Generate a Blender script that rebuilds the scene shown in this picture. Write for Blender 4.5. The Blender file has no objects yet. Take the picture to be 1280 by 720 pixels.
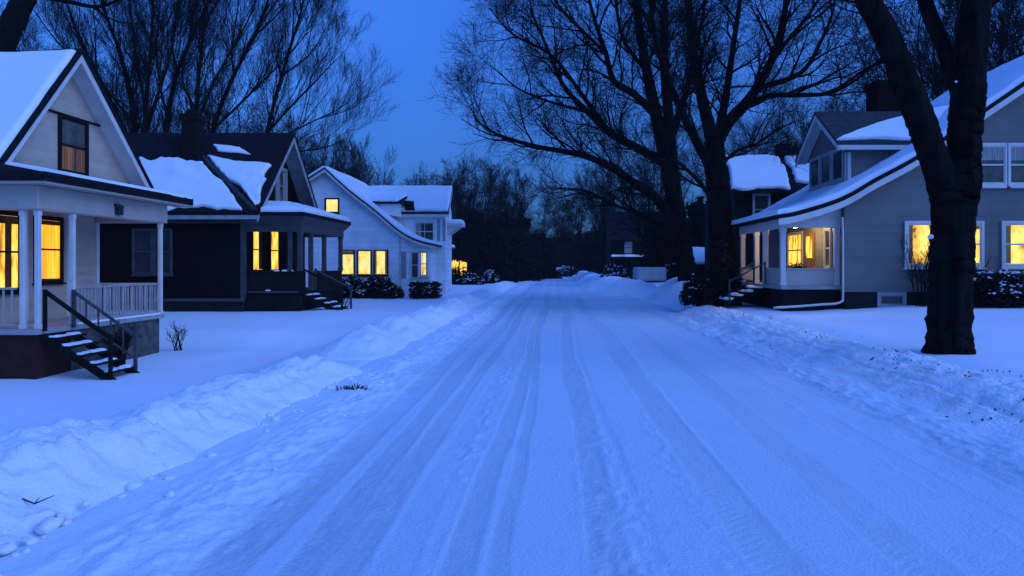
import bpy, bmesh, math, random
import numpy as np
from mathutils import Vector

SC = bpy.context.scene
COL = SC.collection
R = math.radians
F, VX, VY, H = 924.0, 690.0, 332.0, 1.75      # focal length, vanishing point, eye height


def W(px, py, Y):
    """real point seen at that picture spot at distance Y"""
    return Vector(((px - VX) / F * Y, Y, H + (VY - py) / F * Y))


# ------------------------------------------------------------------ materials
MATS = {}


def new_mat(name):
    m = bpy.data.materials.new(name)
    m.use_nodes = True
    nt = m.node_tree
    b = nt.nodes['Principled BSDF']
    return m, nt, b


def N(nt, typ, **kw):
    n = nt.nodes.new(typ)
    for k, v in kw.items():
        if k in n.inputs:
            n.inputs[k].default_value = v
        else:
            setattr(n, k, v)
    return n


def noise_mat(name, c1, c2, scale=3.0, rough=0.8, bump=0.0, bscale=30.0, stretch=(1, 1, 1), bdist=0.02, spec=0.2, detail=5):
    m, nt, b = new_mat(name)
    tc = N(nt, 'ShaderNodeTexCoord')
    mp = N(nt, 'ShaderNodeMapping')
    mp.inputs['Scale'].default_value = stretch
    nt.links.new(tc.outputs['Object'], mp.inputs['Vector'])
    no = N(nt, 'ShaderNodeTexNoise', Scale=scale, Detail=detail)
    nt.links.new(mp.outputs[0], no.inputs['Vector'])
    cr = N(nt, 'ShaderNodeValToRGB')
    cr.color_ramp.elements[0].position = 0.3
    cr.color_ramp.elements[1].position = 0.7
    cr.color_ramp.elements[0].color = (*c1, 1)
    cr.color_ramp.elements[1].color = (*c2, 1)
    nt.links.new(no.outputs[0], cr.inputs[0])
    nt.links.new(cr.outputs[0], b.inputs['Base Color'])
    b.inputs['Roughness'].default_value = rough
    b.inputs['Specular IOR Level'].default_value = spec
    if bump:
        n2 = N(nt, 'ShaderNodeTexNoise', Scale=bscale, Detail=6)
        nt.links.new(mp.outputs[0], n2.inputs['Vector'])
        bp = N(nt, 'ShaderNodeBump', Strength=bump, Distance=bdist)
        nt.links.new(n2.outputs[0], bp.inputs['Height'])
        nt.links.new(bp.outputs[0], b.inputs['Normal'])
    MATS[name] = m
    return m


def siding_mat(name, c, pitch=0.13, axis='Z', strength=0.5, rough=0.7):
    """painted clapboards: saw-tooth bump up the wall, faint board-to-board wear"""
    m, nt, b = new_mat(name)
    tc = N(nt, 'ShaderNodeTexCoord')
    sx = N(nt, 'ShaderNodeSeparateXYZ')
    nt.links.new(tc.outputs['Object'], sx.inputs[0])
    mu = N(nt, 'ShaderNodeMath', operation='DIVIDE')
    nt.links.new(sx.outputs[axis], mu.inputs[0])
    mu.inputs[1].default_value = pitch
    fr = N(nt, 'ShaderNodeMath', operation='FRACT')
    nt.links.new(mu.outputs[0], fr.inputs[0])
    inv = N(nt, 'ShaderNodeMath', operation='SUBTRACT')
    inv.inputs[0].default_value = 1.0
    nt.links.new(fr.outputs[0], inv.inputs[1])
    bp = N(nt, 'ShaderNodeBump', Strength=strength, Distance=0.02)
    nt.links.new(inv.outputs[0], bp.inputs['Height'])
    nt.links.new(bp.outputs[0], b.inputs['Normal'])
    fl = N(nt, 'ShaderNodeMath', operation='FLOOR')
    nt.links.new(mu.outputs[0], fl.inputs[0])
    wn = N(nt, 'ShaderNodeTexWhiteNoise', noise_dimensions='1D')
    nt.links.new(fl.outputs[0], wn.inputs['W'])
    no = N(nt, 'ShaderNodeTexNoise', Scale=1.3, Detail=6)
    nt.links.new(tc.outputs['Object'], no.inputs['Vector'])
    ad = N(nt, 'ShaderNodeMath', operation='ADD')
    nt.links.new(no.outputs[0], ad.inputs[0])
    ml = N(nt, 'ShaderNodeMath', operation='MULTIPLY')
    nt.links.new(wn.outputs[0], ml.inputs[0])
    ml.inputs[1].default_value = 0.25
    nt.links.new(ml.outputs[0], ad.inputs[1])
    cr = N(nt, 'ShaderNodeValToRGB')
    cr.color_ramp.elements[0].position = 0.3
    cr.color_ramp.elements[1].position = 0.9
    cr.color_ramp.elements[0].color = (*[v * 0.8 for v in c], 1)
    cr.color_ramp.elements[1].color = (*[min(1, v * 1.1) for v in c], 1)
    nt.links.new(ad.outputs[0], cr.inputs[0])
    nt.links.new(cr.outputs[0], b.inputs['Base Color'])
    b.inputs['Roughness'].default_value = rough
    b.inputs['Specular IOR Level'].default_value = 0.08
    MATS[name] = m
    return m


def glow_mat(name, dark, mid, bright, strength, scale=4.0, stretch=(1, 1, 0.25), pos=(0.3, 0.5, 0.65), detail=3):
    """lit window: curtain folds and furniture as uneven lamplight"""
    m, nt, b = new_mat(name)
    tc = N(nt, 'ShaderNodeTexCoord')
    mp = N(nt, 'ShaderNodeMapping')
    mp.inputs['Scale'].default_value = stretch
    nt.links.new(tc.outputs['Object'], mp.inputs['Vector'])
    no = N(nt, 'ShaderNodeTexNoise', Scale=scale, Detail=detail)
    nt.links.new(mp.outputs[0], no.inputs['Vector'])
    cr = N(nt, 'ShaderNodeValToRGB')
    e = cr.color_ramp.elements
    e[0].position, e[1].position = pos[0], pos[2]
    e[0].color, e[1].color = (*dark, 1), (*bright, 1)
    n = e.new(pos[1])
    n.color = (*mid, 1)
    nt.links.new(no.outputs[0], cr.inputs[0])
    nt.links.new(cr.outputs[0], b.inputs['Emission Color'])
    b.inputs['Emission Strength'].default_value = strength
    b.inputs['Base Color'].default_value = (0.02, 0.02, 0.02, 1)
    b.inputs['Roughness'].default_value = 0.15
    MATS[name] = m
    return m


def snow_mat(name, c, bump1=0.5, s1=14.0, track=False, s2=90.0):
    m, nt, b = new_mat(name)
    tc = N(nt, 'ShaderNodeTexCoord')
    n1 = N(nt, 'ShaderNodeTexNoise', Scale=s1, Detail=8, Roughness=0.65)
    n2 = N(nt, 'ShaderNodeTexNoise', Scale=s2, Detail=3)
    nt.links.new(tc.outputs['Object'], n1.inputs['Vector'])
    nt.links.new(tc.outputs['Object'], n2.inputs['Vector'])
    ad = N(nt, 'ShaderNodeMath', operation='MULTIPLY_ADD')
    nt.links.new(n2.outputs[0], ad.inputs[0])
    ad.inputs[1].default_value = 0.15
    nt.links.new(n1.outputs[0], ad.inputs[2])
    bp = N(nt, 'ShaderNodeBump', Strength=bump1, Distance=0.03)
    nt.links.new(ad.outputs[0], bp.inputs['Height'])
    nt.links.new(bp.outputs[0], b.inputs['Normal'])
    b.inputs['Roughness'].default_value = 0.65
    b.inputs['Specular IOR Level'].default_value = 0.25
    big = N(nt, 'ShaderNodeTexNoise', Scale=0.6, Detail=6)
    nt.links.new(tc.outputs['Object'], big.inputs['Vector'])
    mx = N(nt, 'ShaderNodeMix', data_type='RGBA')
    mx.inputs['A'].default_value = (*[v * 0.92 for v in c], 1)
    mx.inputs['B'].default_value = (*[min(0.93, v * 1.05) for v in c], 1)
    nt.links.new(big.outputs[0], mx.inputs['Factor'])
    out = mx.outputs['Result']
    if track:
        at = N(nt, 'ShaderNodeAttribute', attribute_name='track')
        # tread grain inside the packed tracks: fine across the road, long along it
        mp = N(nt, 'ShaderNodeMapping')
        mp.inputs['Scale'].default_value = (1.0, 0.09, 1.0)
        nt.links.new(tc.outputs['Object'], mp.inputs['Vector'])
        st = N(nt, 'ShaderNodeTexNoise', Scale=22.0, Detail=6, Roughness=0.7)
        nt.links.new(mp.outputs[0], st.inputs['Vector'])
        gr = N(nt, 'ShaderNodeTexNoise', Scale=26.0, Detail=5, Roughness=0.7)
        nt.links.new(tc.outputs['Object'], gr.inputs['Vector'])
        s = N(nt, 'ShaderNodeMath', operation='ADD')
        nt.links.new(st.outputs[0], s.inputs[0])
        nt.links.new(gr.outputs[0], s.inputs[1])
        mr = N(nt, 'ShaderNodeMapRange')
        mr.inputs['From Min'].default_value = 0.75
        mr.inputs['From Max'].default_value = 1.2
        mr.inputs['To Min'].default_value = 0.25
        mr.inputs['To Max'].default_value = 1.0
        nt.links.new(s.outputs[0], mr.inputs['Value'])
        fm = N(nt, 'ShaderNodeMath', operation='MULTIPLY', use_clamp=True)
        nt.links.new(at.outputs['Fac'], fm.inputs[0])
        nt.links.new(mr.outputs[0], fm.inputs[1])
        m2 = N(nt, 'ShaderNodeMix', data_type='RGBA')
        nt.links.new(out, m2.inputs['A'])
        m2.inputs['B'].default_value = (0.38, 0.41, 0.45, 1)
        nt.links.new(fm.outputs[0], m2.inputs['Factor'])
        # fresh unpacked snow towards the left gutter
        sx = N(nt, 'ShaderNodeSeparateXYZ')
        nt.links.new(tc.outputs['Object'], sx.inputs[0])
        ng = N(nt, 'ShaderNodeTexNoise', Scale=1.6, Detail=6)
        nt.links.new(tc.outputs['Object'], ng.inputs['Vector'])
        xa = N(nt, 'ShaderNodeMath', operation='ADD')
        nt.links.new(sx.outputs['X'], xa.inputs[0])
        nt.links.new(ng.outputs[0], xa.inputs[1])
        fr = N(nt, 'ShaderNodeMapRange', interpolation_type='SMOOTHSTEP')
        fr.inputs['From Min'].default_value = -1.25
        fr.inputs['From Max'].default_value = -2.1
        nt.links.new(xa.outputs[0], fr.inputs['Value'])
        m3 = N(nt, 'ShaderNodeMix', data_type='RGBA')
        nt.links.new(m2.outputs['Result'], m3.inputs['A'])
        m3.inputs['B'].default_value = (0.85, 0.86, 0.88, 1)
        nt.links.new(fr.outputs[0], m3.inputs['Factor'])
        out = m3.outputs['Result']
    nt.links.new(out, b.inputs['Base Color'])
    MATS[name] = m
    return m


snow_mat('snow', (0.82, 0.84, 0.87), 0.35, 9.0)
snow_mat('roof_snow', (0.84, 0.85, 0.87), 0.15, 5.0)
snow_mat('bank_snow', (0.90, 0.89, 0.89), 0.9, 20.0)
m_dirty = noise_mat('dirty_snow', (0.74, 0.70, 0.67), (0.87, 0.86, 0.86), 1.8, 0.7, 0.9, 20, bdist=.03, detail=8)
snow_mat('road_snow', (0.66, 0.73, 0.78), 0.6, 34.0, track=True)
siding_mat('cream_siding', (0.52, 0.40, 0.31))
siding_mat('white_siding', (0.86, 0.86, 0.85), 0.15)
siding_mat('dark_siding', (0.0035, 0.003, 0.003), 0.12, strength=.3)
siding_mat('grey_siding', (0.175, 0.165, 0.15), 0.12)
siding_mat('brown_siding', (0.006, 0.0045, 0.004), 0.14)
noise_mat('white_paint', (0.56, 0.52, 0.48), (0.68, 0.63, 0.58), 2.0, 0.5, 0.1, 40)
noise_mat('cream_paint', (0.40, 0.33, 0.27), (0.48, 0.40, 0.33), 2.0, 0.5, 0.1, 40)
noise_mat('worn_paint', (0.26, 0.25, 0.25), (0.40, 0.38, 0.37), 3.0, 0.6, 0.15, 40)
noise_mat('dim_paint', (0.045, 0.045, 0.048), (0.08, 0.076, 0.076), 3.0, 0.6, 0.15, 40)
noise_mat('dark_wood', (0.007, 0.0055, 0.005), (0.017, 0.013, 0.012), 6.0, 0.85, 0.3, 30, (1, 1, 0.2), spec=.08)
noise_mat('red_board', (0.03, 0.007, 0.006), (0.055, 0.013, 0.010), 4.0, 0.8, 0.3, 20)
noise_mat('shingle', (0.007, 0.007, 0.009), (0.017, 0.016, 0.019), 5.0, 0.95, 0.7, 14, (1, 1, 3), spec=.05)
noise_mat('grey_shingle', (0.035, 0.036, 0.042), (0.06, 0.06, 0.064), 5.0, 0.9, 0.7, 14, (1, 1, 3), spec=.08)
noise_mat('chimney_brick', (0.008, 0.006, 0.005), (0.02, 0.013, 0.012), 9.0, 0.95, 0.6, 16, (1, 1, 3), spec=.05)
noise_mat('foundation', (0.008, 0.008, 0.008), (0.02, 0.019, 0.019), 3.0, 0.9, 0.6, 12)
noise_mat('stone_skirt', (0.05, 0.045, 0.042), (0.13, 0.12, 0.11), 4.0, 0.9, 0.8, 8)
noise_mat('bark', (0.004, 0.0035, 0.003), (0.016, 0.0135, 0.012), 7.0, 1.0, 1.0, 11, (1, 1, 0.22), 0.06, 0.02)
noise_mat('twig', (0.006, 0.005, 0.005), (0.018, 0.015, 0.013), 5.0, 1.0, 0, spec=0.02)
noise_mat('needles', (0.003, 0.0045, 0.003), (0.010, 0.014, 0.009), 1.2, 0.95, 0, spec=0.1)
noise_mat('shrub_leaf', (0.004, 0.005, 0.0035), (0.014, 0.016, 0.010), 2.5, 0.8, 0, spec=0.2)
noise_mat('dark_glass', (0.02, 0.022, 0.026), (0.045, 0.048, 0.052), 1.5, 0.08, 0, spec=0.5)
noise_mat('dim_glass', (0.05, 0.045, 0.035), (0.12, 0.105, 0.08), 2.5, 0.1, 0, spec=0.5)
noise_mat('curtain', (0.22, 0.20, 0.18), (0.36, 0.34, 0.31), 12.0, 0.9, 0.4, 10, (1, 1, 0.1))
noise_mat('brown_curtain', (0.10, 0.035, 0.008), (0.22, 0.09, 0.02), 9.0, 0.9, 0.4, 10, (1, 1, 0.1))
noise_mat('dead_leaf', (0.05, 0.03, 0.02), (0.12, 0.07, 0.045), 20.0, 0.9, 0)
noise_mat('tuft', (0.02, 0.025, 0.01), (0.06, 0.06, 0.03), 9.0, 0.9, 0)
noise_mat('metal_dark', (0.02, 0.02, 0.022), (0.035, 0.035, 0.038), 8.0, 0.4, 0)
noise_mat('door_wood', (0.16, 0.08, 0.03), (0.30, 0.16, 0.06), 6.0, 0.6, 0.2, 20, (1, 1, 0.15))
noise_mat('trailer_white', (0.40, 0.40, 0.40), (0.50, 0.50, 0.50), 2.0, 0.5, 0)
noise_mat('tyre', (0.012, 0.012, 0.012), (0.02, 0.02, 0.02), 9.0, 0.9, 0)
glow_mat('glow_amber', (0.75, 0.27, 0.008), (1.0, 0.37, 0.012), (1.0, 0.50, 0.03), 1.6, 5.0, (1, 1.6, 0.12), (0.35, 0.5, 0.66))
glow_mat('glow_gold', (0.35, 0.12, 0.012), (0.95, 0.46, 0.03), (1.0, 0.62, 0.10), 1.6, 5.0, (1, 1, 0.3), (0.36, 0.47, 0.6))
glow_mat('glow_pale', (0.75, 0.50, 0.09), (1.0, 0.74, 0.18), (1.0, 0.86, 0.36), 1.1, 3.0, (1, 1, 0.7), (0.34, 0.46, 0.6))
glow_mat('glow_grey_house', (0.10, 0.045, 0.010), (0.80, 0.42, 0.045), (1.0, 0.72, 0.16), 1.5, 2.6, (1, 1, 0.7), (0.36, 0.46, 0.62), 9)
noise_mat('drape', (0.30, 0.17, 0.06), (0.42, 0.25, 0.09), 9.0, 0.9, 0.4, 10, (1, 1, 0.1))
glow_mat('glow_dim', (0.05, 0.022, 0.012), (0.11, 0.052, 0.026), (0.20, 0.10, 0.045), 0.8, 4.0, (1, 3, 0.1), (0.35, 0.5, 0.65))
glow_mat('lamp', (1.0, 0.7, 0.3), (1.0, 0.75, 0.35), (1.0, 0.72, 0.3), 150.0)


# ------------------------------------------------------------------ mesh building
def base_loc(o):
    v = Vector((0, 0, 0))
    while o is not None:
        v = v + o.location
        o = o.parent
    return v


class MB:
    def __init__(self):
        self.v, self.f = [], []

    def add(self, vs, fs):
        n = len(self.v)
        self.v += [tuple(p) for p in vs]
        self.f += [tuple(i + n for i in q) for q in fs]
        return self

    def obox(self, o, u, v, n, a0, a1, b0, b1, c0, c1):
        o, u, v, n = Vector(o), Vector(u), Vector(v), Vector(n)
        P = [o + u * a + v * b + n * c for c in (c0, c1) for b in (b0, b1) for a in (a0, a1)]
        fs = [(0, 2, 3, 1), (4, 5, 7, 6), (0, 1, 5, 4), (2, 6, 7, 3), (0, 4, 6, 2), (1, 3, 7, 5)]
        return self.add(P, fs)

    def box(self, x0, x1, y0, y1, z0, z1):
        return self.obox((0, 0, 0), (1, 0, 0), (0, 1, 0), (0, 0, 1), x0, x1, y0, y1, z0, z1)

    def prism(self, poly, vec):
        n = len(poly)
        vec = Vector(vec)
        P = [Vector(p) for p in poly]
        fs = [tuple(range(n))[::-1], tuple(range(n, 2 * n))]
        fs += [(i, (i + 1) % n, n + (i + 1) % n, n + i) for i in range(n)]
        return self.add(P + [p + vec for p in P], fs)

    def bar(self, a, b, w, h):
        """box beam from a to b"""
        a, b = Vector(a), Vector(b)
        d = (b - a)
        L = d.length
        d.normalize()
        s = d.cross(Vector((0, 0, 1)))
        if s.length < 1e-3:
            s = Vector((1, 0, 0))
        s.normalize()
        t = s.cross(d)
        return self.obox(a, d, s, t, 0, L, -w / 2, w / 2, -h / 2, h / 2)

    def tube(self, pts, rs, k=8, cap=True):
        pts = [Vector(p) for p in pts]
        n = len(pts)
        if not isinstance(rs, (list, tuple)):
            rs = [rs] * n
        V, Fc = [], []
        for i, p in enumerate(pts):
            t = (pts[min(i + 1, n - 1)] - pts[max(i - 1, 0)]).normalized()
            ref = Vector((0, 1, 0)) if abs(t.y) < 0.9 else Vector((1, 0, 0))
            a = t.cross(ref).normalized()
            b = t.cross(a)
            for j in range(k):
                an = 2 * math.pi * j / k
                V.append(p + (a * math.cos(an) + b * math.sin(an)) * rs[i])
        for i in range(n - 1):
            for j in range(k):
                Fc.append((i * k + j, i * k + (j + 1) % k, (i + 1) * k + (j + 1) % k, (i + 1) * k + j))
        if cap:
            Fc.append(tuple(range(k))[::-1])
            Fc.append(tuple((n - 1) * k + j for j in range(k)))
        return self.add(V, Fc)

    def build(self, name, mat, parent=None, origin=None, bevel=0.0, smooth=False):
        off = base_loc(parent) if parent is not None else Vector(origin or (0, 0, 0))
        me = bpy.data.meshes.new(name)
        me.from_pydata([(x - off.x, y - off.y, z - off.z) for x, y, z in self.v], [], self.f)
        bm = bmesh.new()
        bm.from_mesh(me)
        bmesh.ops.recalc_face_normals(bm, faces=bm.faces)
        if bevel:
            es = [e for e in bm.edges if e.is_manifold and e.calc_face_angle(0) > 0.5]
            bmesh.ops.bevel(bm, geom=es, offset=bevel, segments=1, affect='EDGES', clamp_overlap=True)
        bm.to_mesh(me)
        bm.free()
        me.materials.append(MATS[mat])
        if smooth:
            me.polygons.foreach_set('use_smooth', [True] * len(me.polygons))
        o = bpy.data.objects.new(name, me)
        COL.objects.link(o)
        if parent is not None:
            o.parent = parent
        else:
            o.location = off
        return o


def np_mesh(name, V, Q, mat, parent=None, origin=None, smooth=True, attr=None):
    """V (n,3) array in world space, Q (m,k) int array"""
    off = base_loc(parent) if parent is not None else Vector(origin or (0, 0, 0))
    V = np.asarray(V, dtype=np.float32) - np.array(off, dtype=np.float32)
    Q = np.asarray(Q, dtype=np.int32)
    me = bpy.data.meshes.new(name)
    me.vertices.add(len(V))
    me.vertices.foreach_set('co', V.ravel())
    k = Q.shape[1]
    me.loops.add(Q.size)
    me.loops.foreach_set('vertex_index', Q.ravel())
    me.polygons.add(len(Q))
    me.polygons.foreach_set('loop_start', np.arange(0, Q.size, k, dtype=np.int32))
    me.polygons.foreach_set('loop_total', np.full(len(Q), k, dtype=np.int32))
    me.polygons.foreach_set('use_smooth', np.full(len(Q), smooth, dtype=bool))
    me.update(calc_edges=True)
    if attr is not None:
        a = me.attributes.new(attr[0], 'FLOAT', 'POINT')
        a.data.foreach_set('value', np.asarray(attr[1], dtype=np.float32).ravel())
    me.materials.append(MATS[mat])
    o = bpy.data.objects.new(name, me)
    COL.objects.link(o)
    if parent is not None:
        o.parent = parent
    else:
        o.location = off
    return o


def tag(o, label=None, cat=None, group=None, kind=None):
    if label:
        o['label'] = label
    if cat:
        o['category'] = cat
    if group:
        o['group'] = group
    if kind:
        o['kind'] = kind
    return o


def thing(name, loc, label, cat, group=None, kind=None):
    o = bpy.data.objects.new(name, None)
    o.empty_display_size = 0.3
    COL.objects.link(o)
    o.location = loc
    return tag(o, label, cat, group, kind)


def copy_tree(o, parent=None):
    c = o.copy()
    COL.objects.link(c)
    c.parent = parent
    for ch in list(o.children):
        copy_tree(ch, c)
    return c


# ------------------------------------------------------------------ noise
def _h(ix, iy, s):
    v = np.sin(ix * 127.1 + iy * 311.7 + s * 74.7) * 43758.5453
    return v - np.floor(v)


def vnoise(x, y, s=0):
    ix, iy = np.floor(x), np.floor(y)
    fx, fy = x - ix, y - iy
    fx = fx * fx * fx * (fx * (fx * 6 - 15) + 10)
    fy = fy * fy * fy * (fy * (fy * 6 - 15) + 10)
    a, b = _h(ix, iy, s), _h(ix + 1, iy, s)
    c, d = _h(ix, iy + 1, s), _h(ix + 1, iy + 1, s)
    return (a * (1 - fx) + b * fx) * (1 - fy) + (c * (1 - fx) + d * fx) * fy - 0.5


def fbm(x, y, s=0, o=4, g=0.5):
    r, a = 0.0, 1.0
    for i in range(o):
        r = r + a * vnoise(x, y, s + i)
        # rotate each octave so no grid shows
        x, y = (x * 0.8 - y * 0.6) * 2.03 + 3.1, (x * 0.6 + y * 0.8) * 2.03 + 1.7
        a *= g
    return r


def sstep(a, b, x):
    t = np.clip((x - a) / (b - a), 0, 1)
    return t * t * (3 - 2 * t)


def grid(name, xs, ys, zf, mat, attr=None):
    X, Y = np.meshgrid(np.asarray(xs), np.asarray(ys))
    Z = zf(X, Y)
    V = np.stack([X, Y, Z], -1).reshape(-1, 3)
    nx, ny = len(xs), len(ys)
    i = np.arange(ny - 1)[:, None] * nx + np.arange(nx - 1)[None, :]
    Q = np.stack([i, i + 1, i + nx + 1, i + nx], -1).reshape(-1, 4)
    return np_mesh(name, V, Q, mat, origin=(0, 0, 0), attr=(attr[0], attr[1](X, Y)) if attr else None)


def geo(a, b, r):
    n = int(math.log(b / a) / r)
    return a * np.exp(np.linspace(0, math.log(b / a), n))


def snow_sheet(name, base, nrm, ns, nt, Ls, Lt, T, parent, edge=0.14, seed=0, mat='roof_snow', jit=0.0, lump=0.25):
    """pillow of snow lying on a roof: base(s,t) -> (n,3), rounded edges, uneven depth"""
    def samples(n, L):
        e = np.array([0, 0.012, 0.04, 0.08, 0.14]) / L
        e = e[e < 0.3]
        return np.unique(np.concatenate([e, np.linspace(0.16 / L if 0.16 / L < 0.4 else 0.4, 1 - min(0.4, 0.16 / L), n), 1 - e]))
    s, t = samples(ns, Ls), samples(nt, Lt)
    S, Tt = np.meshgrid(s, t)
    e = np.minimum(np.minimum(S, 1 - S) * Ls, np.minimum(Tt, 1 - Tt) * Lt)
    if jit:
        # ragged melt line: slide the outer rim in and out
        j1 = jit * fbm(S * Ls * 1.3 + seed, Tt * 0 + seed * 3.3, seed, 4) / Lt
        j2 = jit * fbm(Tt * Lt * 1.3 + seed * 2, S * 0 + seed * 1.7, seed + 5, 4) / Ls
        Tt2 = Tt + j1
        S2 = S + j2
    else:
        S2, Tt2 = S, Tt
    B = base(S2, Tt2)
    h = T * np.sqrt(np.clip(1 - (1 - np.clip(e / edge, 0, 1)) ** 2, 0, 1))
    h = h * (1 + lump * fbm(S * Ls * 1.1 + seed * 7.7, Tt * Lt * 1.1, seed + 2, 4)) + 0.003
    nr = nrm(S, Tt) if callable(nrm) else np.broadcast_to(np.array(nrm), B.shape)
    V = (B + nr * h[..., None]).reshape(-1, 3)
    nx, ny = len(s), len(t)
    i = np.arange(ny - 1)[:, None] * nx + np.arange(nx - 1)[None, :]
    Q = np.stack([i, i + 1, i + nx + 1, i + nx], -1).reshape(-1, 4)
    # underside so that the pillow is closed
    V2 = B.reshape(-1, 3) - nr.reshape(-1, 3) * 0.002
    n0 = len(V)
    Qb = Q[:, ::-1] + n0
    return np_mesh(name, np.concatenate([V, V2]), np.concatenate([Q, Qb]), mat, parent)


def quad_snow(name, A, B, C, D, T, parent, seed=0, jit=0.0, edge=0.14, lump=0.25, res=0.25):
    """snow on a flat quad A(s0,t0) B(s1,t0) C(s1,t1) D(s0,t1)"""
    A, B, C, D = [np.array(p) for p in (A, B, C, D)]
    n = np.cross(B - A, D - A)
    n = n / np.linalg.norm(n)
    if n[2] < 0:
        n = -n
    Ls = max(np.linalg.norm(B - A), np.linalg.norm(C - D))
    Lt = max(np.linalg.norm(D - A), np.linalg.norm(C - B))

    def base(S, Tt):
        S, Tt = S[..., None], Tt[..., None]
        return (A * (1 - S) + B * S) * (1 - Tt) + (D * (1 - S) + C * S) * Tt
    return snow_sheet(name, base, n, max(4, int(Ls / res)), max(4, int(Lt / res)), Ls, Lt, T, parent, edge, seed, jit=jit, lump=lump)


def window(parent, o, u, n, w, h, pane='dark_glass', frame='white_paint', fw=0.1, mid=True, vbars=0, label=None,
           curtain=None, sill=True, bars='same', name='window', gap=0.02):
    """o = lower left corner on the wall, u = along the wall, n = outward. frame mesh > pane, sash, curtain"""
    z = Vector((0, 0, 1))
    m = MB()
    m.obox(o, u, z, n, -fw, 0, -fw, h + fw, 0, 0.07)
    m.obox(o, u, z, n, w, w + fw, -fw, h + fw, 0, 0.07)
    m.obox(o, u, z, n, 0, w, h, h + fw, 0, 0.067)
    m.obox(o, u, z, n, 0, w, -fw, 0, 0, 0.067)
    if sill:
        m.obox(o, u, z, n, -fw - 0.04, w + fw + 0.04, -fw - 0.05, -fw, 0, 0.12)
    fr = m.build(name, frame, parent, bevel=0.006)
    if label:
        fr['label'] = label
    p = MB()
    p.obox(o, u, z, n, 0.002, w - 0.002, 0.002, h - 0.002, 0.004, gap)
    p.build('pane', pane, fr)
    s = MB()
    b = 0.035
    s.obox(o, u, z, n, 0.003, b, 0.003, h - 0.003, gap + 0.004, 0.05)
    s.obox(o, u, z, n, w - b, w - 0.003, 0.003, h - 0.003, gap + 0.004, 0.05)
    s.obox(o, u, z, n, b, w - b, 0.003, b, gap + 0.004, 0.048)
    s.obox(o, u, z, n, b, w - b, h - b, h - 0.003, gap + 0.004, 0.048)
    if mid:
        s.obox(o, u, z, n, b, w - b, h / 2 - 0.025, h / 2 + 0.025, gap + 0.004, 0.055)
    for i in range(vbars):
        x = w * (i + 1) / (vbars + 1)
        s.obox(o, u, z, n, x - 0.015, x + 0.015, b, h - b, gap + 0.004, 0.046)
    s.build('sash', frame if bars == 'same' else bars, fr)
    for c in (curtain or []):
        m = MB()
        a0, a1, b0, b1 = c[:4]
        # pleated cloth
        k = max(4, int((a1 - a0) / 0.04))
        V, Fc = [], []
        oo, uu, nn = Vector(o), Vector(u), Vector(n)
        for i in range(k + 1):
            a = a0 + (a1 - a0) * i / k
            d = gap + 0.012 + 0.008 * (i % 2)
            V += [oo + uu * a + z * b0 + nn * d, oo + uu * a + z * b1 + nn * d]
        for i in range(k):
            Fc.append((2 * i, 2 * i + 2, 2 * i + 3, 2 * i + 1))
        m.add(V, Fc)
        m.build('curtain', c[4], fr)
    return fr

# ------------------------------------------------------------------ terrain, road, snow banks
def ground_z(X, Y):
    # left lots: low by the cream house, level with the road further on
    low = -0.88 + 0.83 * (.55 * sstep(23.2, 24.8, Y + 0.12 * (X + 9)) + .45 * sstep(24, 29, Y)) - 0.25 * sstep(3, 12, 15 - Y) * 0
    zl = low * sstep(-4.3, -8.0, X)
    # right lots: a gentle rise to the grey house
    zr = 0.30 * sstep(4.8, 6.6, X) + 0.22 * sstep(7, 12, X) * sstep(10, 22, Y) + 0.05 * sstep(7, 20, X)
    und = 0.10 * fbm(X * 0.22, Y * 0.16, 3, 3) + 0.035 * fbm(X * 0.9, Y * 0.6, 9, 3)
    z = np.where(X < 0, zl, zr) + und * sstep(3.5, 6.0, np.abs(X - 0.6))
    # bed for the road sheet
    bed = sstep(-3.5, -3.0, X) * (1 - sstep(4.6, 5.1, X))
    z = z * (1 - bed) - 0.16 * bed
    # drifts against the walls are flat enough; far ground rises a touch
    return z + 0.9 * sstep(140, 400, Y)


def gz(x, y):
    return float(ground_z(np.array([float(x)]), np.array([float(y)]))[0])


xs = np.concatenate([-600 * np.exp(-np.linspace(0, 4.1, 40)), np.arange(-9.9, 13.0, 0.13), 13.1 * np.exp(np.linspace(0, 3.8, 40))])
ys = np.concatenate([[-60, -20, -6], geo(1.0, 900, 0.012)])
g = grid('snowy_ground', xs, ys, ground_z, 'snow')
tag(g, 'smooth snow covering the front yards on both sides of the street', None, None, 'structure')

# tyre tracks: x at the camera end, half width, depth, darkness, drift
TRACKS = [(-2.02, .16, .016, .75, .08), (-1.50, .12, .012, .8, .04), (-1.22, .11, .012, .7, -.03), (-0.86, .12, .008, .25, .03),
          (-0.50, .10, .012, .75, -.02), (-0.33, .07, .012, .8, .02), (0.34, .15, .008, .62, .04), (0.60, .05, .006, .3, -.03),
          (1.30, .18, .006, .42, .03), (1.52, .03, -.008, .0, .0), (2.25, .16, .005, .34, .04), (3.05, .14, .006, .28, .04), (3.72, .12, .008, .42, -.04)]


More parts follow.
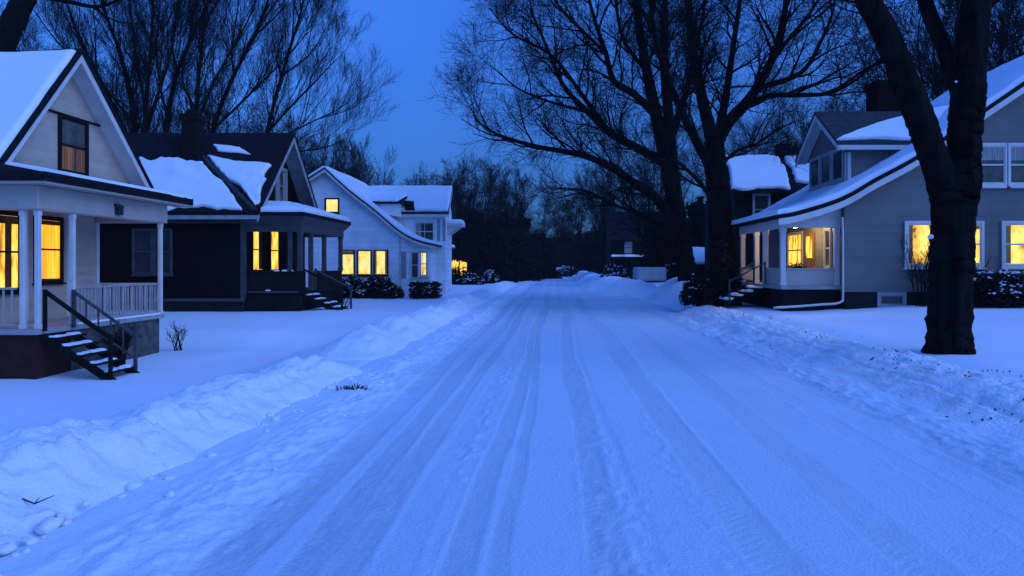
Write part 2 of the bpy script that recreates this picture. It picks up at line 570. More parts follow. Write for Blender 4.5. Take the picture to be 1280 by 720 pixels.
def track_fields(X, Y):
    dip = np.zeros_like(X)
    dark = np.zeros_like(X)
    for i, (x0, w, d, k, a) in enumerate(TRACKS):
        xc = x0 + a * np.sin(Y * 0.13 + i * 1.7) + 0.05 * np.sin(Y * 0.31 + i) + 0.03 * vnoise(Y * 0.8, Y * 0 + i, 4) + 0.006 * (Y - 4) * (0.5 - x0 * 0.25)
        wob = 1 + 0.5 * vnoise(Y * 0.35, Y * 0 + i * 3.3, 7)
        q = np.abs(X - xc) / (w * wob)
        m = 1 - sstep(0.82, 1.08, q)
        ridge = np.exp(-((q - 1.17) / 0.14) ** 2) * np.clip(.5 + 1.6 * vnoise(Y * 1.1, Y * 0 + i * 5.1, 13), 0, 1.3)
        fade = 0.65 + 0.7 * vnoise(Y * 0.22, Y * 0 + i * 1.9, 11)
        dip += -.45 * d * m + 0.36 * d * ridge
        if i in (1, 2, 5, 6, 8, 10):    # tread bars printed across the track
            dip += .0035 * m * np.sin(Y * 62 + 9 * np.abs(X - xc) / w) * (1 - sstep(6, 9, Y)) * np.clip(.3 + 2 * vnoise(Y * .9, Y * 0 + i, 17), 0, 1)
        dark = np.maximum(dark, m * k * np.clip(fade, 0.15, 1))
    return dip, dark


def road_z(X, Y):
    dip, dark = track_fields(X, Y)
    near = 1 - sstep(25, 60, Y)
    rough = np.zeros_like(X)
    for x0, w, k in ((-2.12, .20, 1), (-.80, .14, .9), (.45, .22, .8), (1.02, .10, .5), (3.80, .16, .9), (2.95, .08, .4)):
        rough = np.maximum(rough, k * np.exp(-((X - x0 - .006 * (Y - 4)) / w) ** 2) * np.clip(.6 + 1.5 * vnoise(Y * .4, Y * 0 + x0, 15), 0, 1))
    z = dip + 0.012 * fbm(X * 1.2, Y * 0.5, 21, 3) + near * (dark * 0.008 * fbm(X * 24, Y * 5, 22, 3) + rough * .030 * np.clip(fbm(X * 15, Y * 9, 24, 3), -.15, 1))
    # churned slush along both gutters
    sl = np.exp(-((X + 2.55) / 0.42) ** 2)
    z += sl * (0.06 + 0.06 * fbm(X * 3.0, Y * 1.5, 31, 4) + 0.035 * near * fbm(X * 11, Y * 7, 33, 3))
    sr = np.exp(-((X - 4.15) / 0.5) ** 2)
    z += sr * (0.05 + 0.05 * fbm(X * 3.0, Y * 1.5, 41, 4) + 0.025 * near * fbm(X * 11, Y * 7, 43, 3))
    # thrown crumbs
    z += near * 0.012 * np.clip(fbm(X * 9, Y * 6, 51, 3), 0, 1) * (0.4 + sl + sr)
    z -= 0.14 * (sstep(-3.2, -3.7, X) + sstep(4.7, 5.2, X))
    return z + 0.004 + 0.9 * sstep(140, 400, Y)


def road_dark(X, Y):
    dip, dark = track_fields(X, Y)
    patch = np.clip(0.35 * (fbm(X * 0.8, Y * 0.12, 61, 4) + 0.12), 0, 0.35)
    # packed brownish stretch where cars turn, far up the street
    far = 0.45 * np.exp(-((Y - 33) / 9) ** 2) * np.exp(-((X - 0.2) / 2.4) ** 2) * (0.7 + fbm(X * 2.0, Y * 0.3, 66, 3))
    sl = np.exp(-((X + 2.45) / 0.35) ** 2) * np.clip(0.5 * fbm(X * 6, Y * 3, 71, 4) + 0.12, 0, 0.6)
    return np.clip(dark * 0.8 + patch + far + sl, 0, 1)


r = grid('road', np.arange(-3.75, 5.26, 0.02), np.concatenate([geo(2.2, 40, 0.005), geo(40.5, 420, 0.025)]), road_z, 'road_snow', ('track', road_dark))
tag(r, 'snow packed street with many tyre tracks running away from the viewer', None, None, 'structure')


def bank(name, label, y0, y1, xc, hw, hgt, seed, lumps=1.0, dx=0.035, dy=0.006, drop_end=1.2, mat='bank_snow'):
    """ploughed ridge of snow; xc(Y) crest line, hw half width, hgt(Y) crest height above ground"""
    ys_ = geo(y0, y1, dy) if y0 > 0.5 else np.arange(y0, y1, 0.05)
    us = np.arange(-hw * 1.15, hw * 1.15 + dx, dx)

    U, Y = np.meshgrid(us, ys_)
    X = U + xc(Y)
    q = np.abs(U + 0.18 * hw * fbm(Y * 0.9, Y * 0 + seed, seed, 3) + 0.16 * hw * fbm(X * 2.2, Y * 2.0, seed + 30, 4)) / hw
    prof = .8 * (1 - sstep(0.08, .9, q)) + .2 * (1 - sstep(.3, 1.12, q))
    ends = sstep(y0, y0 + drop_end, Y) * (1 - sstep(y1 - drop_end, y1, Y)) if y0 > 3 else (1 - sstep(y1 - drop_end, y1, Y))
    hh = hgt(Y) * (1 + 0.55 * fbm(Y * 0.7, U * 0 + seed, seed + 3, 4))
    face = np.clip(1.3 * prof, 0, 1)
    bil = np.abs(fbm(X * 3.2, Y * 2.6, seed + 8, 4)) * 2 - 0.35
    fine = np.clip(fbm(X * 8, Y * 7, seed + 12, 4), -.1, 1) * 1.7
    tow = 0.6 + 0.6 * sstep(-0.3, 0.7, U / hw)       # rougher on the street side
    z = hh * prof * ends + lumps * face * ends * tow * (0.075 * bil + 0.06 * fine + .02 * np.abs(fbm(X * 22, Y * 19, seed + 15, 2)))
    gzv = ground_z(X, Y)
    lo = np.where(np.abs(X - 0.75) < 4.2, np.maximum(gzv, 0.0), gzv)
    Z = lo + z - 0.10 * (1 - sstep(0.0, 0.12, prof * ends))
    V = np.stack([X, Y, Z], -1).reshape(-1, 3)
    nx, ny = len(us), len(ys_)
    i = np.arange(ny - 1)[:, None] * nx + np.arange(nx - 1)[None, :]
    Q = np.stack([i, i + 1, i + nx + 1, i + nx], -1).reshape(-1, 4)
    o = np_mesh(name, V, Q, mat, origin=(float(xc(np.array(y0 + 1.0))), y0, 0))
    tag(o, label, 'snow bank', 'ploughed snow banks along the street', 'stuff')
    return o


bank('snow_bank', 'long lumpy ploughed snow bank at the left edge of the street, nearest the viewer', 2.4, 12.9,
     lambda Y: -4.05 + 0.035 * (Y - 5), 0.85, lambda Y: 0.36 + 0 * Y, 5, 1.0)
bank('snow_bank', 'ploughed snow bank left of the street between the cream house and the white house', 13.5, 70,
     lambda Y: -3.95 - 0.004 * (Y - 14), 1.0, lambda Y: 0.34 + 0 * Y, 17, 0.8, 0.05, 0.008)
bank('snow_bank', 'low dirty ridge of ploughed snow on the right between the street and the large tree', 2.4, 27,
     lambda Y: 5.35 - 0.01 * (Y - 5), 1.0, lambda Y: 0.10 + 0.006 * Y, 29, 0.55, mat='dirty_snow')
bank('snow_bank', 'high smooth snow mound at the right of the street beyond the grey house steps', 31.5, 42,
     lambda Y: 6.3 + 0.02 * (Y - 30), 1.9, lambda Y: 0.85 - 0.02 * (Y - 31), 43, 0.35, 0.1, 0.012, 3.5)
bank('snow_bank', 'long snow mound at the right of the street in front of the far dark trees', 41, 110,
     lambda Y: 4.7 - 0.006 * (Y - 40), 2.2, lambda Y: 0.68 + 0.002 * (Y - 40), 57, 0.5, 0.12, 0.012, 5)


# heap that closes the end of the street, as one mesh
def end_heap():
    us, vs = np.linspace(-7, 9, 90), np.linspace(118, 140, 60)
    X, Y = np.meshgrid(us, vs)
    pr = np.exp(-((Y - 129) / 6) ** 2) * (1 - sstep(4.5, 7.5, np.abs(X - 0.6)))
    Z = -0.05 + pr * (1.3 + 1.0 * fbm(X * 0.35, Y * 0.35, 91, 4))
    V = np.stack([X, Y, Z], -1).reshape(-1, 3)
    nx, ny = len(us), len(vs)
    i = np.arange(ny - 1)[:, None] * nx + np.arange(nx - 1)[None, :]
    Q = np.stack([i, i + 1, i + nx + 1, i + nx], -1).reshape(-1, 4)
    o = np_mesh('snow_heap', V, Q, 'bank_snow', origin=(0.6, 129, 0))
    tag(o, 'heap of snow closing the far end of the street', 'snow heap', None, 'stuff')


end_heap()


# loose clods at the foot of the near bank and thrown on the road: nobody could count them
def clods():
    rng = random.Random(4)
    ico = bmesh.new()
    bmesh.ops.create_icosphere(ico, subdivisions=2, radius=1)
    ico.verts.ensure_lookup_table()
    bv = np.array([v.co[:] for v in ico.verts])
    bf = np.array([[v.index for v in f.verts] for f in ico.faces])
    ico.free()
    Vs, Fs, n = [], [], 0
    for i in range(120):
        u = rng.random()
        y = 3.6 * (12.5 / 3.6) ** (u * 1.25)
        if y > 13.0 and rng.random() < .5:
            continue
        x = -3.35 + 0.035 * (y - 5) + abs(rng.gauss(0, .16)) * rng.choice((-1, 1, 1)) - 0.05
        if rng.random() < .22:
            x = -2.6 + rng.gauss(0, .25)
        s = min(0.075, max(0.014, rng.lognormvariate(-3.7, .5)))
        if x > -2.95:
            s = min(s, .04)
        if i < 16:      # the bigger chunks thrown down beside the twig
            x, y, s = -3.74 + rng.gauss(0, .16), 5.12 + rng.gauss(0, .12), rng.uniform(.035, .085)
        P = bv * s
        nn = fbm(P[:, 0] / s * 1.3 + i * 3.1, P[:, 1] / s * 1.3 + P[:, 2] / s, i % 50, 3)
        P = P * (1 + 0.85 * nn[:, None]) * np.array([1, rng.uniform(.8, 1.3), rng.uniform(.6, .9)])
        z = float(road_z(np.array([x]), np.array([y]))[0])
        if x < -3.3:
            z = max(z, 0.0) + 0.03
        Vs.append(P + np.array([x, y, z + s * .05]))
        Fs.append(bf + n)
        n += len(bv)
    o = np_mesh('snow_clods', np.concatenate(Vs), np.concatenate(Fs), 'bank_snow', origin=(-3.4, 6, 0))
    tag(o, 'loose lumps of snow scattered along the foot of the left snow bank', 'snow clods', None, 'stuff')


clods()


def litter():
    rng = random.Random(8)
    Vs, Fs = [], []
    for i in range(650):
        y = 6.0 * (27 / 6.0) ** rng.random()
        x = 5.35 + rng.gauss(0, .38) - 0.01 * (y - 5)
        if vnoise(np.array([x * 1.5]), np.array([y * .7]), 3)[0] < -0.12:
            continue
        s = rng.uniform(.006, .019)
        z = max(0, gz(x, y)) + (0.10 + 0.006 * y) * max(0, 1 - abs(x - 5.35) * 1.1) + 0.05
        a = rng.uniform(0, 6.28)
        n = len(Vs)
        # a curled leaf scrap or crumb of dirt with real thickness
        for q in range(6):
            an = a + q * 1.047
            rr = s * rng.uniform(.6, 1.2)
            Vs.append((x + rr * math.cos(an), y + rr * math.sin(an) * 1.4, z + rng.uniform(-.006, .008)))
        Vs.append((x, y, z + s * .5))
        Vs.append((x, y, z - .02))
        for q in range(6):
            Fs.append((n + q, n + (q + 1) % 6, n + 6))
            Fs.append((n + (q + 1) % 6, n + q, n + 7))
    o = np_mesh('leaf_litter', np.array(Vs), np.array(Fs), 'dead_leaf', origin=(5.3, 9, 0), smooth=False)
    tag(o, 'scraps of brown leaves and dirt strewn over the right snow ridge', 'leaf litter', None, 'stuff')


litter()


def tuft():
    rng = random.Random(5)
    p = W(440, 491, 10.2)
    m = MB()
    for i in range(60):
        a = rng.uniform(0, 6.28)
        q = p + Vector((rng.gauss(0, .09), rng.gauss(0, .05), rng.uniform(-.1, -.06)))
        t = q + Vector((math.cos(a) * .11, math.sin(a) * .07, rng.uniform(.13, .2)))
        m.tube([q, (q + t) / 2 + Vector((0, 0, .03)), t], [.014, .011, .004], 3)
    o = m.build('grass_tuft', 'tuft', None, p)
    tag(o, 'dark green grass tuft poking through the slush at the gap in the left snow bank', 'grass tuft')
    # dry stalk lying among the clods near the bottom left
    m = MB()
    q = Vector((-3.72, 5.05, .13))
    m.tube([q, q + Vector((.09, .02, .02)), q + Vector((.2, -.02, .0)), q + Vector((.3, .03, .04))], [.006, .007, .006, .003], 5)
    m.tube([q + Vector((.2, -.02, .0)), q + Vector((.25, -.05, .05))], [.005, .002], 4)
    m.tube([q + Vector((.09, .02, .02)), q + Vector((.06, .02, -.08))], [.005, .003], 4)
    o = m.build('dead_twig', 'dead_leaf', None, q)
    tag(o, 'thin brown twig lying among snow lumps at the foot of the left snow bank', 'twig')


tuft()

# ------------------------------------------------------------------ houses
EX, EY, EZ = Vector((1, 0, 0)), Vector((0, 1, 0)), Vector((0, 0, 1))
FRONT_R, FRONT_L, FACE = EX, -EX, -EY        # wall normals: to the street from the left, from the right, towards the viewer


def gable_wall(mb, x0, x1, pts):
    """solid with profile pts (Y,Z) between x0 and x1"""
    mb.prism([(x0, y, z) for y, z in pts], (x1 - x0, 0, 0))


def railing(name, a, b, h, mat, parent, step=0.14, top=0.07, bal=0.035, low=0.1):
    """balustrade from a to b (deck points)"""
    a, b = Vector(a), Vector(b)
    m = MB()
    m.bar(a + EZ * h, b + EZ * h, top, 0.05)
    m.bar(a + EZ * low, b + EZ * low, 0.05, 0.05)
    L = (b - a).length
    n = max(2, int(L / step))
    for i in range(n + 1):
        p = a + (b - a) * ((i + 0.5) / (n + 1))
        m.bar(p + EZ * (low + 0.024), p + EZ * (h - 0.024), bal, bal)
    return m.build(name, mat, parent)


def post(a, h, w, mat, parent, name='post'):
    m = MB()
    a = Vector(a)
    m.box(a.x - w / 2, a.x + w / 2, a.y - w / 2, a.y + w / 2, a.z + 0.12, a.z + h - 0.14)
    m.box(a.x - w * .6, a.x + w * .6, a.y - w * .6, a.y + w * .6, a.z + 0.003, a.z + 0.12)
    m.box(a.x - w * .6, a.x + w * .6, a.y - w * .6, a.y + w * .6, a.z + h - 0.14, a.z + h - 0.003)
    return m.build(name, mat, parent, bevel=0.008)


def steps(parent, x_top, sx, y0, y1, z_top, z_bot, n, run, mat, snow=True, name='steps', seed=1, amt=1.0):
    """flight going in +-X from x_top down"""
    m = MB()
    rise = (z_top - z_bot) / n
    for i in range(1, n):
        z = z_top - rise * i
        xa = x_top + sx * run * (i - 1) + sx * .01
        xb = xa + sx * (run + .03)
        m.box(min(xa, xb), max(xa, xb), y0, y1, z - 0.045, z)
    for yy in (y0 + 0.03, y1 - 0.09):
        xe = x_top + sx * run * (n - 0.6)
        a, b = (x_top + sx * .004, z_top - .05), (xe, z_bot + 0.02)
        m.prism([(a[0], yy, a[1] - .24), (b[0], yy, b[1] - 0.2), (b[0], yy, b[1] + .02), (a[0], yy, a[1] - .06)], (0, 0.06, 0))
    st = m.build(name, mat, parent)
    if snow:
        rng = random.Random(seed)
        for i in range(1, n):
            z = z_top - rise * i
            xa = x_top + sx * run * (i - 1) + sx * .04
            y = y0 + .04
            cs = []
            while y < y1 - .12:
                w_ = rng.uniform(.1, .28)
                cs.append((y, min(y1 - .05, y + w_)))
                y += w_ + rng.uniform(.02, .10)
            V, Q = [], []
            for k, (ya, yb) in enumerate(cs):
                d = run * min(1.0, amt * rng.uniform(.4, .9))
                us, vs = np.linspace(0, 1, 7), np.linspace(0, 1, 7)
                S, T = np.meshgrid(us, vs)
                e = np.minimum(np.minimum(S, 1 - S), np.minimum(T, 1 - T))
                hh = np.sqrt(np.clip(1 - (1 - np.clip(e / .35, 0, 1)) ** 2, 0, 1)) * amt * rng.uniform(.02, .06)
                P = np.stack([xa + sx * d * S, ya + (yb - ya) * T, z + .002 + hh], -1).reshape(-1, 3)
                o = len(V) * 49
                ii = np.arange(6)[:, None] * 7 + np.arange(6)[None, :]
                Q.append(np.stack([ii, ii + 1, ii + 8, ii + 7], -1).reshape(-1, 4) + o)
                V.append(P)
            np_mesh('tread_snow', np.concatenate(V), np.concatenate(Q), 'snow', st)
    return st


def handrail(a, b, h, mat, parent, w=0.05, nb=0, foot=True, name='handrail', endpost=0.07):
    """a top, b bottom points on the steps"""
    a, b = Vector(a), Vector(b)
    m = MB()
    m.bar(a + EZ * h, b + EZ * h, w, w)
    m.bar(b + EZ * (-.05), b + EZ * (h + .1), endpost, endpost)
    m.bar(a, a + EZ * (h + .05), endpost, endpost)
    if nb:
        m.bar(a + EZ * (h * .35), b + EZ * (h * .35), w * .7, w * .7)
        for i in range(nb):
            p = a + (b - a) * ((i + 1) / (nb + 1))
            m.bar(p + EZ * (h * .35), p + EZ * h, w * .5, w * .5)
    return m.build(name, mat, parent)


# ---- cream house, near left -------------------------------------------------
def cream_house():
    h = thing('house', (-13.8, 20.0, -0.88), 'cream house with a steep snowy gable and a railed front porch, nearest on the left', 'house')
    G = -1.1
    xw = -13.8
    ridge = (20.8, 7.87)
    nE, fE = (17.05, 3.42), (24.6, 4.25)

    def rz(y):
        return ridge[1] - (ridge[0] - y) * (ridge[1] - nE[1]) / (ridge[0] - nE[0]) if y < ridge[0] else ridge[1] - (y - ridge[0]) * (ridge[1] - fE[1]) / (fE[0] - ridge[0])
    sag = -0.045
    m = MB()
    # lower body and overhanging upper storey with the gable
    m.box(-24, xw, 17.55, 22.45, G, 3.7)
    gable_wall(m, -24, xw - .003, [(17.55, 3.55), (24.1, 3.55), (24.1, rz(24.1) - .14), (20.8, 7.68), (17.55, rz(17.55) - .14)])
    m.build('wall', 'cream_siding', h)
    # roof: two shingle slabs with a little sag to the rear
    m = MB()
    T = .10
    for (ya, za), (yb, zb) in ((ridge, nE), (ridge, fE)):
        xf, xb = -13.2, -24.4
        P = [(xf, ya, za), (xf, yb, zb), (xb, yb, zb + sag * 11), (xb, ya, za + sag * 11)]
        n = Vector(P[1]) - Vector(P[0])
        m.prism(P, (0, 0, -T * 1.5))
    roof = m.build('roof', 'shingle', h)
    # white barge boards and the pale soffit behind them
    m = MB()
    for (ya, za), (yb, zb) in ((ridge, nE), (ridge, fE)):
        m.prism([(-13.24, ya, za - .155), (-13.24, yb, zb - .155), (-13.24, yb, zb - .38), (-13.24, ya, za - .40)], (-.05, 0, 0))
        m.prism([(-13.295, ya, za - .20), (-13.295, yb, zb - .20), (-13.295, yb, zb - .23), (-13.295, ya, za - .23)], (-.505, 0, 0))
    m.build('barge_board', 'white_paint', h)
    # snow on the slope towards the viewer
    A = (-13.30, nE[0] + .03, nE[1] + .03)
    k = (ridge[0] - nE[0], ridge[1] - nE[1])
    quad_snow('roof_snow', (-13.30, nE[0] + .05, nE[1] + .06), (-24.2, nE[0] + .05, nE[1] + .06 + sag * 10.9),
              (-24.2, ridge[0] - .06, ridge[1] - .07 + sag * 10.9), (-13.33, ridge[0] - .10, ridge[1] - .12), .13, roof, 2, jit=.05)
    # gable trim line and attic window
    m = MB()
    m.box(xw + .002, xw + .05, 19.9, 22.75, 5.98, 6.04)
    m.build('trim', 'dark_wood', h)
    window(h, (xw, 20.72, 4.42), EY, EX, 1.12, 1.5, 'dim_glass', 'dark_wood', .09, curtain=[(.06, .55, .06, .70, 'glow_dim'), (.66, 1.06, .06, .70, 'glow_dim')])  # dim lamplight of the lower sash, put into glowing curtain panels
    # ground floor windows behind the porch, drawn blinds in lamplight
    window(h, (xw, 19.74, 1.36), EY, EX, .98, 1.66, 'glow_amber', 'dark_wood', .08, curtain=[(.04, .94, 1.5, 1.62, 'brown_curtain')])
    window(h, (xw, 17.62, 1.15), EY, EX, 1.48, 1.9, 'glow_gold', 'dark_wood', .08, vbars=0,
           curtain=[(.05, .2, .05, 1.85, 'brown_curtain'), (.98, 1.2, .05, 1.85, 'brown_curtain'), (.04, 1.44, 1.66, 1.86, 'brown_curtain')])
    for y in (19.35, 21.0, 22.39):
        m = MB()
        m.box(xw + .003, xw + .06, y - .06, y + .06, .3, 3.03)
        m.build('corner_board', 'white_paint', h)
    # porch: floor with skirting, posts, rails
    px, y0, y1, fz = -11.87, 17.0, 22.5, .28
    m = MB()
    m.box(-24, px + .05, y0 - .05, 17.55, fz - .12, fz)
    m.box(xw, px + .05, 17.552, y1 + .05, fz - .12, fz)
    fl = m.build('porch_floor', 'worn_paint', h)
    m = MB()
    m.box(-24, px - .04, y0 + .06, y0 + .12, G, fz - .122)
    m.box(px - .10, px - .04, y0 + .122, 18.3, G, fz - .122)
    m.build('skirting', 'red_board', fl)
    m = MB()
    m.box(px - .12, px - .03, 18.302, y1 - .1, G, fz - .122)
    m.box(xw, px - .122, y1 - .2, y1 - .1, G, fz - .122)
    m.build('stone_base', 'stone_skirt', fl)
    quad_snow('floor_snow', (px - .25, 18.5, fz), (px + .04, 18.5, fz), (px + .04, y1, fz), (px - .2, y1, fz), .05, fl, 6, jit=.05, edge=.06)
    zt = 3.04
    for y in (y0 + .07, 18.3, y1 - .1):
        post((px, y, fz), zt - fz, .105, 'white_paint', fl)
    post((px - .34, y0 + .07, fz), zt - fz, .11, 'white_paint', fl)
    railing('railing', (px, 18.4, fz), (px, y1 - .2, fz), .92, 'worn_paint', fl)
    railing('railing', (px - .5, y0 + .07, fz), (-22, y0 + .07, fz), .94, 'cream_paint', fl, step=.2)
    railing('railing', (px - .1, y1 - .1, fz), (xw + .05, y1 - .1, fz), .92, 'white_paint', fl)
    # porch roof: boxed frieze, dark eave, snow rim
    m = MB()
    m.box(-24, px + .12, y0 - .10, y0 + .18, zt, 3.60)
    m.box(px - .16, px + .12, y0 + .182, y1 + .1, zt, 3.60)
    m.box(xw + .003, px - .162, y1 - .18, y1 + .1, zt, 3.60)
    m.box(-24, px - .165, y0 + .183, 17.54, 3.3, 3.36)
    m.box(xw + .003, px - .165, 17.545, y1 - .183, 3.3, 3.36)
    pr = m.build('porch_roof', 'cream_paint', h, bevel=.02)
    m = MB()
    ex, ya, yb = -11.36, 16.55, 23.35
    m.prism([(px - .05, y0 - .02, 3.602), (ex, ya, 3.602), (ex, yb, 3.602), (px - .05, yb, 3.602)], (0, 0, .05))
    m.prism([(-24, ya, 3.602), (ex - .002, ya, 3.602), (px - .052, y0 - .02, 3.602), (-24, y0 - .02, 3.602)], (0, 0, .05))
    m.build('soffit', 'cream_paint', pr)
    m = MB()
    rise = 4.32
    m.prism([(ex + .03, ya - .03, 3.655), (ex + .03, yb, 3.655), (ex + .03, yb, 3.86), (ex + .03, ya - .03, 3.86)], (-.06, 0, 0))
    m.prism([(ex - .032, ya - .03, 3.655), (-24, ya - .03, 3.655), (-24, ya - .03, 3.86), (ex - .032, ya - .03, 3.86)], (0, .06, 0))
    m.prism([(ex - .04, ya + .04, 3.70), (ex - .04, yb, 3.70), (xw + .004, yb, 4.2), (xw + .004, 17.5, 4.2)], (0, 0, .1))
    m.prism([(ex - .04, ya + .04, 3.70), (xw + .004, 17.5, 4.2), (-24, 17.5, 4.2), (-24, ya + .04, 3.70)], (0, 0, .1))
    m.build('eave', 'shingle', pr)
    quad_snow('eave_snow', (ex + .02, ya + .9, 3.84), (ex + .02, yb - .02, 3.84), (xw + .2, yb - .02, 4.27), (xw + .2, 17.9, 4.27), .09, pr, 8, jit=.06)
    m = MB()
    m.box(px + .122, px + .22, 19.86, 20.1, 3.12, 3.34)
    m.prism([(px + .121, 19.82, 3.34), (px + .26, 19.82, 3.34), (px + .121, 19.82, 3.42)], (0, .32, 0))
    m.build('porch_light', 'metal_dark', pr)
    # wooden steps to the yard
    st = steps(h, px + .06, 1, 17.13, 18.24, fz, -.93, 6, .31, 'dark_wood', seed=3)
    handrail((px + .1, 17.16, fz - .05), (px + 1.62, 17.16, -.86), .92, 'dark_wood', st, .08, nb=0)
    handrail((px + .1, 18.19, fz - .05), (px + 1.62, 18.19, -.86), .88, 'dim_paint', st, .06, nb=4)
    return h


cream_house()


# ---- dark house, second on the left ----------------------------------------
def dark_house():
    h = thing('house', (-12.2, 32.9, -0.08), 'dark clapboard house with white trim, melted snow patches and a brick chimney on its roof', 'house')
    G = -.3
    xr, xw = -11.45, -12.2
    ry, rz_ = 32.9, 7.66
    ny, nz = 28.85, 3.86
    fy, fz = 36.95, 3.86
    sl = (rz_ - nz) / (ry - ny)
    m = MB()
    m.box(-22.5, xw, 29.3, 36.5, .40, 4.0)
    gable_wall(m, -22.5, xw - .003, [(29.3, 3.9), (36.5, 3.9), (36.5, rz_ - (36.5 - ry) * sl - .16), (ry, rz_ - .18), (29.3, rz_ - (ry - 29.3) * sl - .16)])
    m.build('wall', 'dark_siding', h)
    m = MB()
    m.box(-22.4, xw - .06, 29.36, 36.4, G, .34)
    m.build('foundation', 'foundation', h)
    m = MB()
    m.box(-22.5, xw + .03, 29.25, 29.297, .33, .45)
    m.box(-22.5, xw + .03, 29.24, 29.295, 3.42, 3.62)
    m.box(xw - .14, xw + .02, 29.265, 29.298, .452, 3.418)
    m.box(xw + .002, xw + .035, 29.30, 29.44, .45, 3.6)
    m.build('corner_board', 'dim_paint', h)
    m = MB()
    m.prism([(xr, ny, nz), (xr, ry, rz_), (-22.9, ry, rz_), (-22.9, ny, nz)], (0, 0, -.14))
    m.prism([(xr, fy, fz), (xr, ry, rz_), (-22.9, ry, rz_), (-22.9, fy, fz)], (0, 0, -.14))
    roof = m.build('roof', 'shingle', h)
    m = MB()
    for ye, ze in ((ny, nz), (fy, fz)):
        m.prism([(xr - .02, ry, rz_ - .145), (xr - .02, ye, ze - .145), (xr - .02, ye, ze - .40), (xr - .02, ry, rz_ - .44)], (-.05, 0, 0))
        m.prism([(xr - .075, ry, rz_ - .19), (xr - .075, ye, ze - .19), (xr - .075, ye, ze - .22), (xr - .075, ry, rz_ - .22)], (-.67, 0, 0))
    m.box(-22.9, xr - .08, ny - .03, ny + .03, nz - .30, nz - .145)
    m.build('barge_board', 'worn_paint', h)

    def S(px, py):
        a = (VY - py) / F
        Y = (rz_ - H - ry * sl) / (a - sl)
        return W(px, py, Y)
    quad_snow('roof_snow', S(182, 263), S(306, 262), S(256, 203), S(178, 199), .12, roof, 4, jit=.5, lump=.6)
    quad_snow('roof_snow', S(322, 258), S(327, 236), S(336, 206), S(257, 196), .12, roof, 9, jit=.4, lump=.6)
    quad_snow('roof_snow', S(272, 191), S(312, 193), S(300, 184), S(268, 182), .06, roof, 13, jit=.3)
    # the dark ridge of a valley flashing between the two patches
    m = MB()
    m.bar(S(254, 197) + EZ * .03, S(318, 263) + EZ * .03, .16, .10)
    m.build('valley_flashing', 'metal_dark', roof)
    m = MB()
    m.box(-15.75, -15.1, 31.4, 32.1, 5.9, 7.95)
    m.box(-15.82, -15.03, 31.33, 32.17, 7.951, 8.2)
    m.box(-15.6, -15.25, 31.55, 31.95, 8.2, 8.4)
    m.build('chimney', 'chimney_brick', roof)
    window(h, (-16.55, 29.297, 1.45), EX, FACE, .68, 1.7, 'dark_glass', 'dim_paint', .07)
    window(h, (-15.72, 29.297, 1.45), EX, FACE, .62, 1.7, 'dark_glass', 'dim_paint', .07)
    window(h, (xw, 32.7, 4.62), EY, EX, 1.1, 1.42, 'dim_glass', 'worn_paint', .13, curtain=[(.06, .38, .05, 1.35, 'curtain'), (.74, 1.05, .05, 1.35, 'curtain')])
    # front windows and door under the porch roof
    window(h, (xw, 30.05, 1.55), EY, EX, 1.0, 1.72, 'glow_gold', 'dark_wood', .08, curtain=[(.62, .97, .05, 1.68, 'brown_curtain')])
    window(h, (xw, 31.9, 1.55), EY, EX, 1.0, 1.72, 'glow_gold', 'dark_wood', .08, curtain=[(.03, .16, .05, 1.68, 'brown_curtain')])
    m = MB()
    m.box(xw + .002, xw + .06, 33.5, 34.4, .75, 2.85)
    for z0, z1 in ((.95, 1.7), (1.85, 2.7)):
        m.box(xw + .061, xw + .075, 33.62, 34.28, z0, z1)
    d = m.build('door', 'dark_wood', h, bevel=.01)
    m = MB()
    m.tube([(xw + .062, 33.58, 1.78), (xw + .12, 33.58, 1.78)], [.03, .035], 8)
    m.build('handle', 'metal_dark', d)
    # porch
    px, y0, y1, pz = -10.0, 29.45, 35.2, .72
    m = MB()
    m.box(xw + .002, px, y0, y1, pz - .12, pz)
    fl = m.build('porch_floor', 'dark_wood', h)
    m = MB()
    m.box(xw + .002, px - .05, y0 + .03, y0 + .09, G, pz - .122)
    m.box(px - .11, px - .05, y0 + .092, y1 - .03, G, pz - .122)
    m.build('skirting', 'dark_wood', fl)
    m = MB()                                     # solid parapet
    m.box(xw + .004, px, y0, y0 + .1, pz + .002, 1.46)
    m.box(px - .1, px, 31.2, y1, pz + .002, 1.46)
    m.box(xw + .004, px + .04, y0 - .04, y0 + .14, 1.462, 1.52)
    m.box(px - .14, px + .04, 31.2, y1, 1.462, 1.52)
    m.build('parapet', 'dark_wood', fl)
    m = MB()
    m.box(xw + .1, px - .1, y0 - .07, y0 - .002, pz - .06, pz + .02)
    m.build('ledge', 'dim_paint', fl)
    for k, (a, b, t) in enumerate(((-11.1, -10.9, 1.523), (-10.75, -10.55, 1.523), (-10.5, -10.3, 1.523), (-11.4, -11.2, pz + .02))):
        yy = y0 - .03 if k < 3 else y0 - .065
        quad_snow('ledge_snow', (a, yy, t), (b, yy, t), (b, yy + .12 if k < 3 else yy + .05, t), (a, yy + .12 if k < 3 else yy + .05, t), .06, fl, k + 20, edge=.05, jit=.04)
    for y in (y0 + .05, y0 + 1.35, 32.6, y1 - .07):
        post((px - .05, y, 1.523 if y < 30 or y > 32 else pz), 3.10 - (1.523 if y < 30 or y > 32 else pz), .17, 'dim_paint', fl)
    post((px - .45, y0 + .05, 1.523), 3.10 - 1.523, .14, 'dim_paint', fl)
    m = MB()
    ex, ya, yb = -9.72, 29.0, 35.7
    m.box(xw + .002, px + .06, y0 - .06, y0 + .14, 3.10, 3.36)
    m.box(px - .14, px + .06, y0 + .142, y1 + .06, 3.10, 3.36)
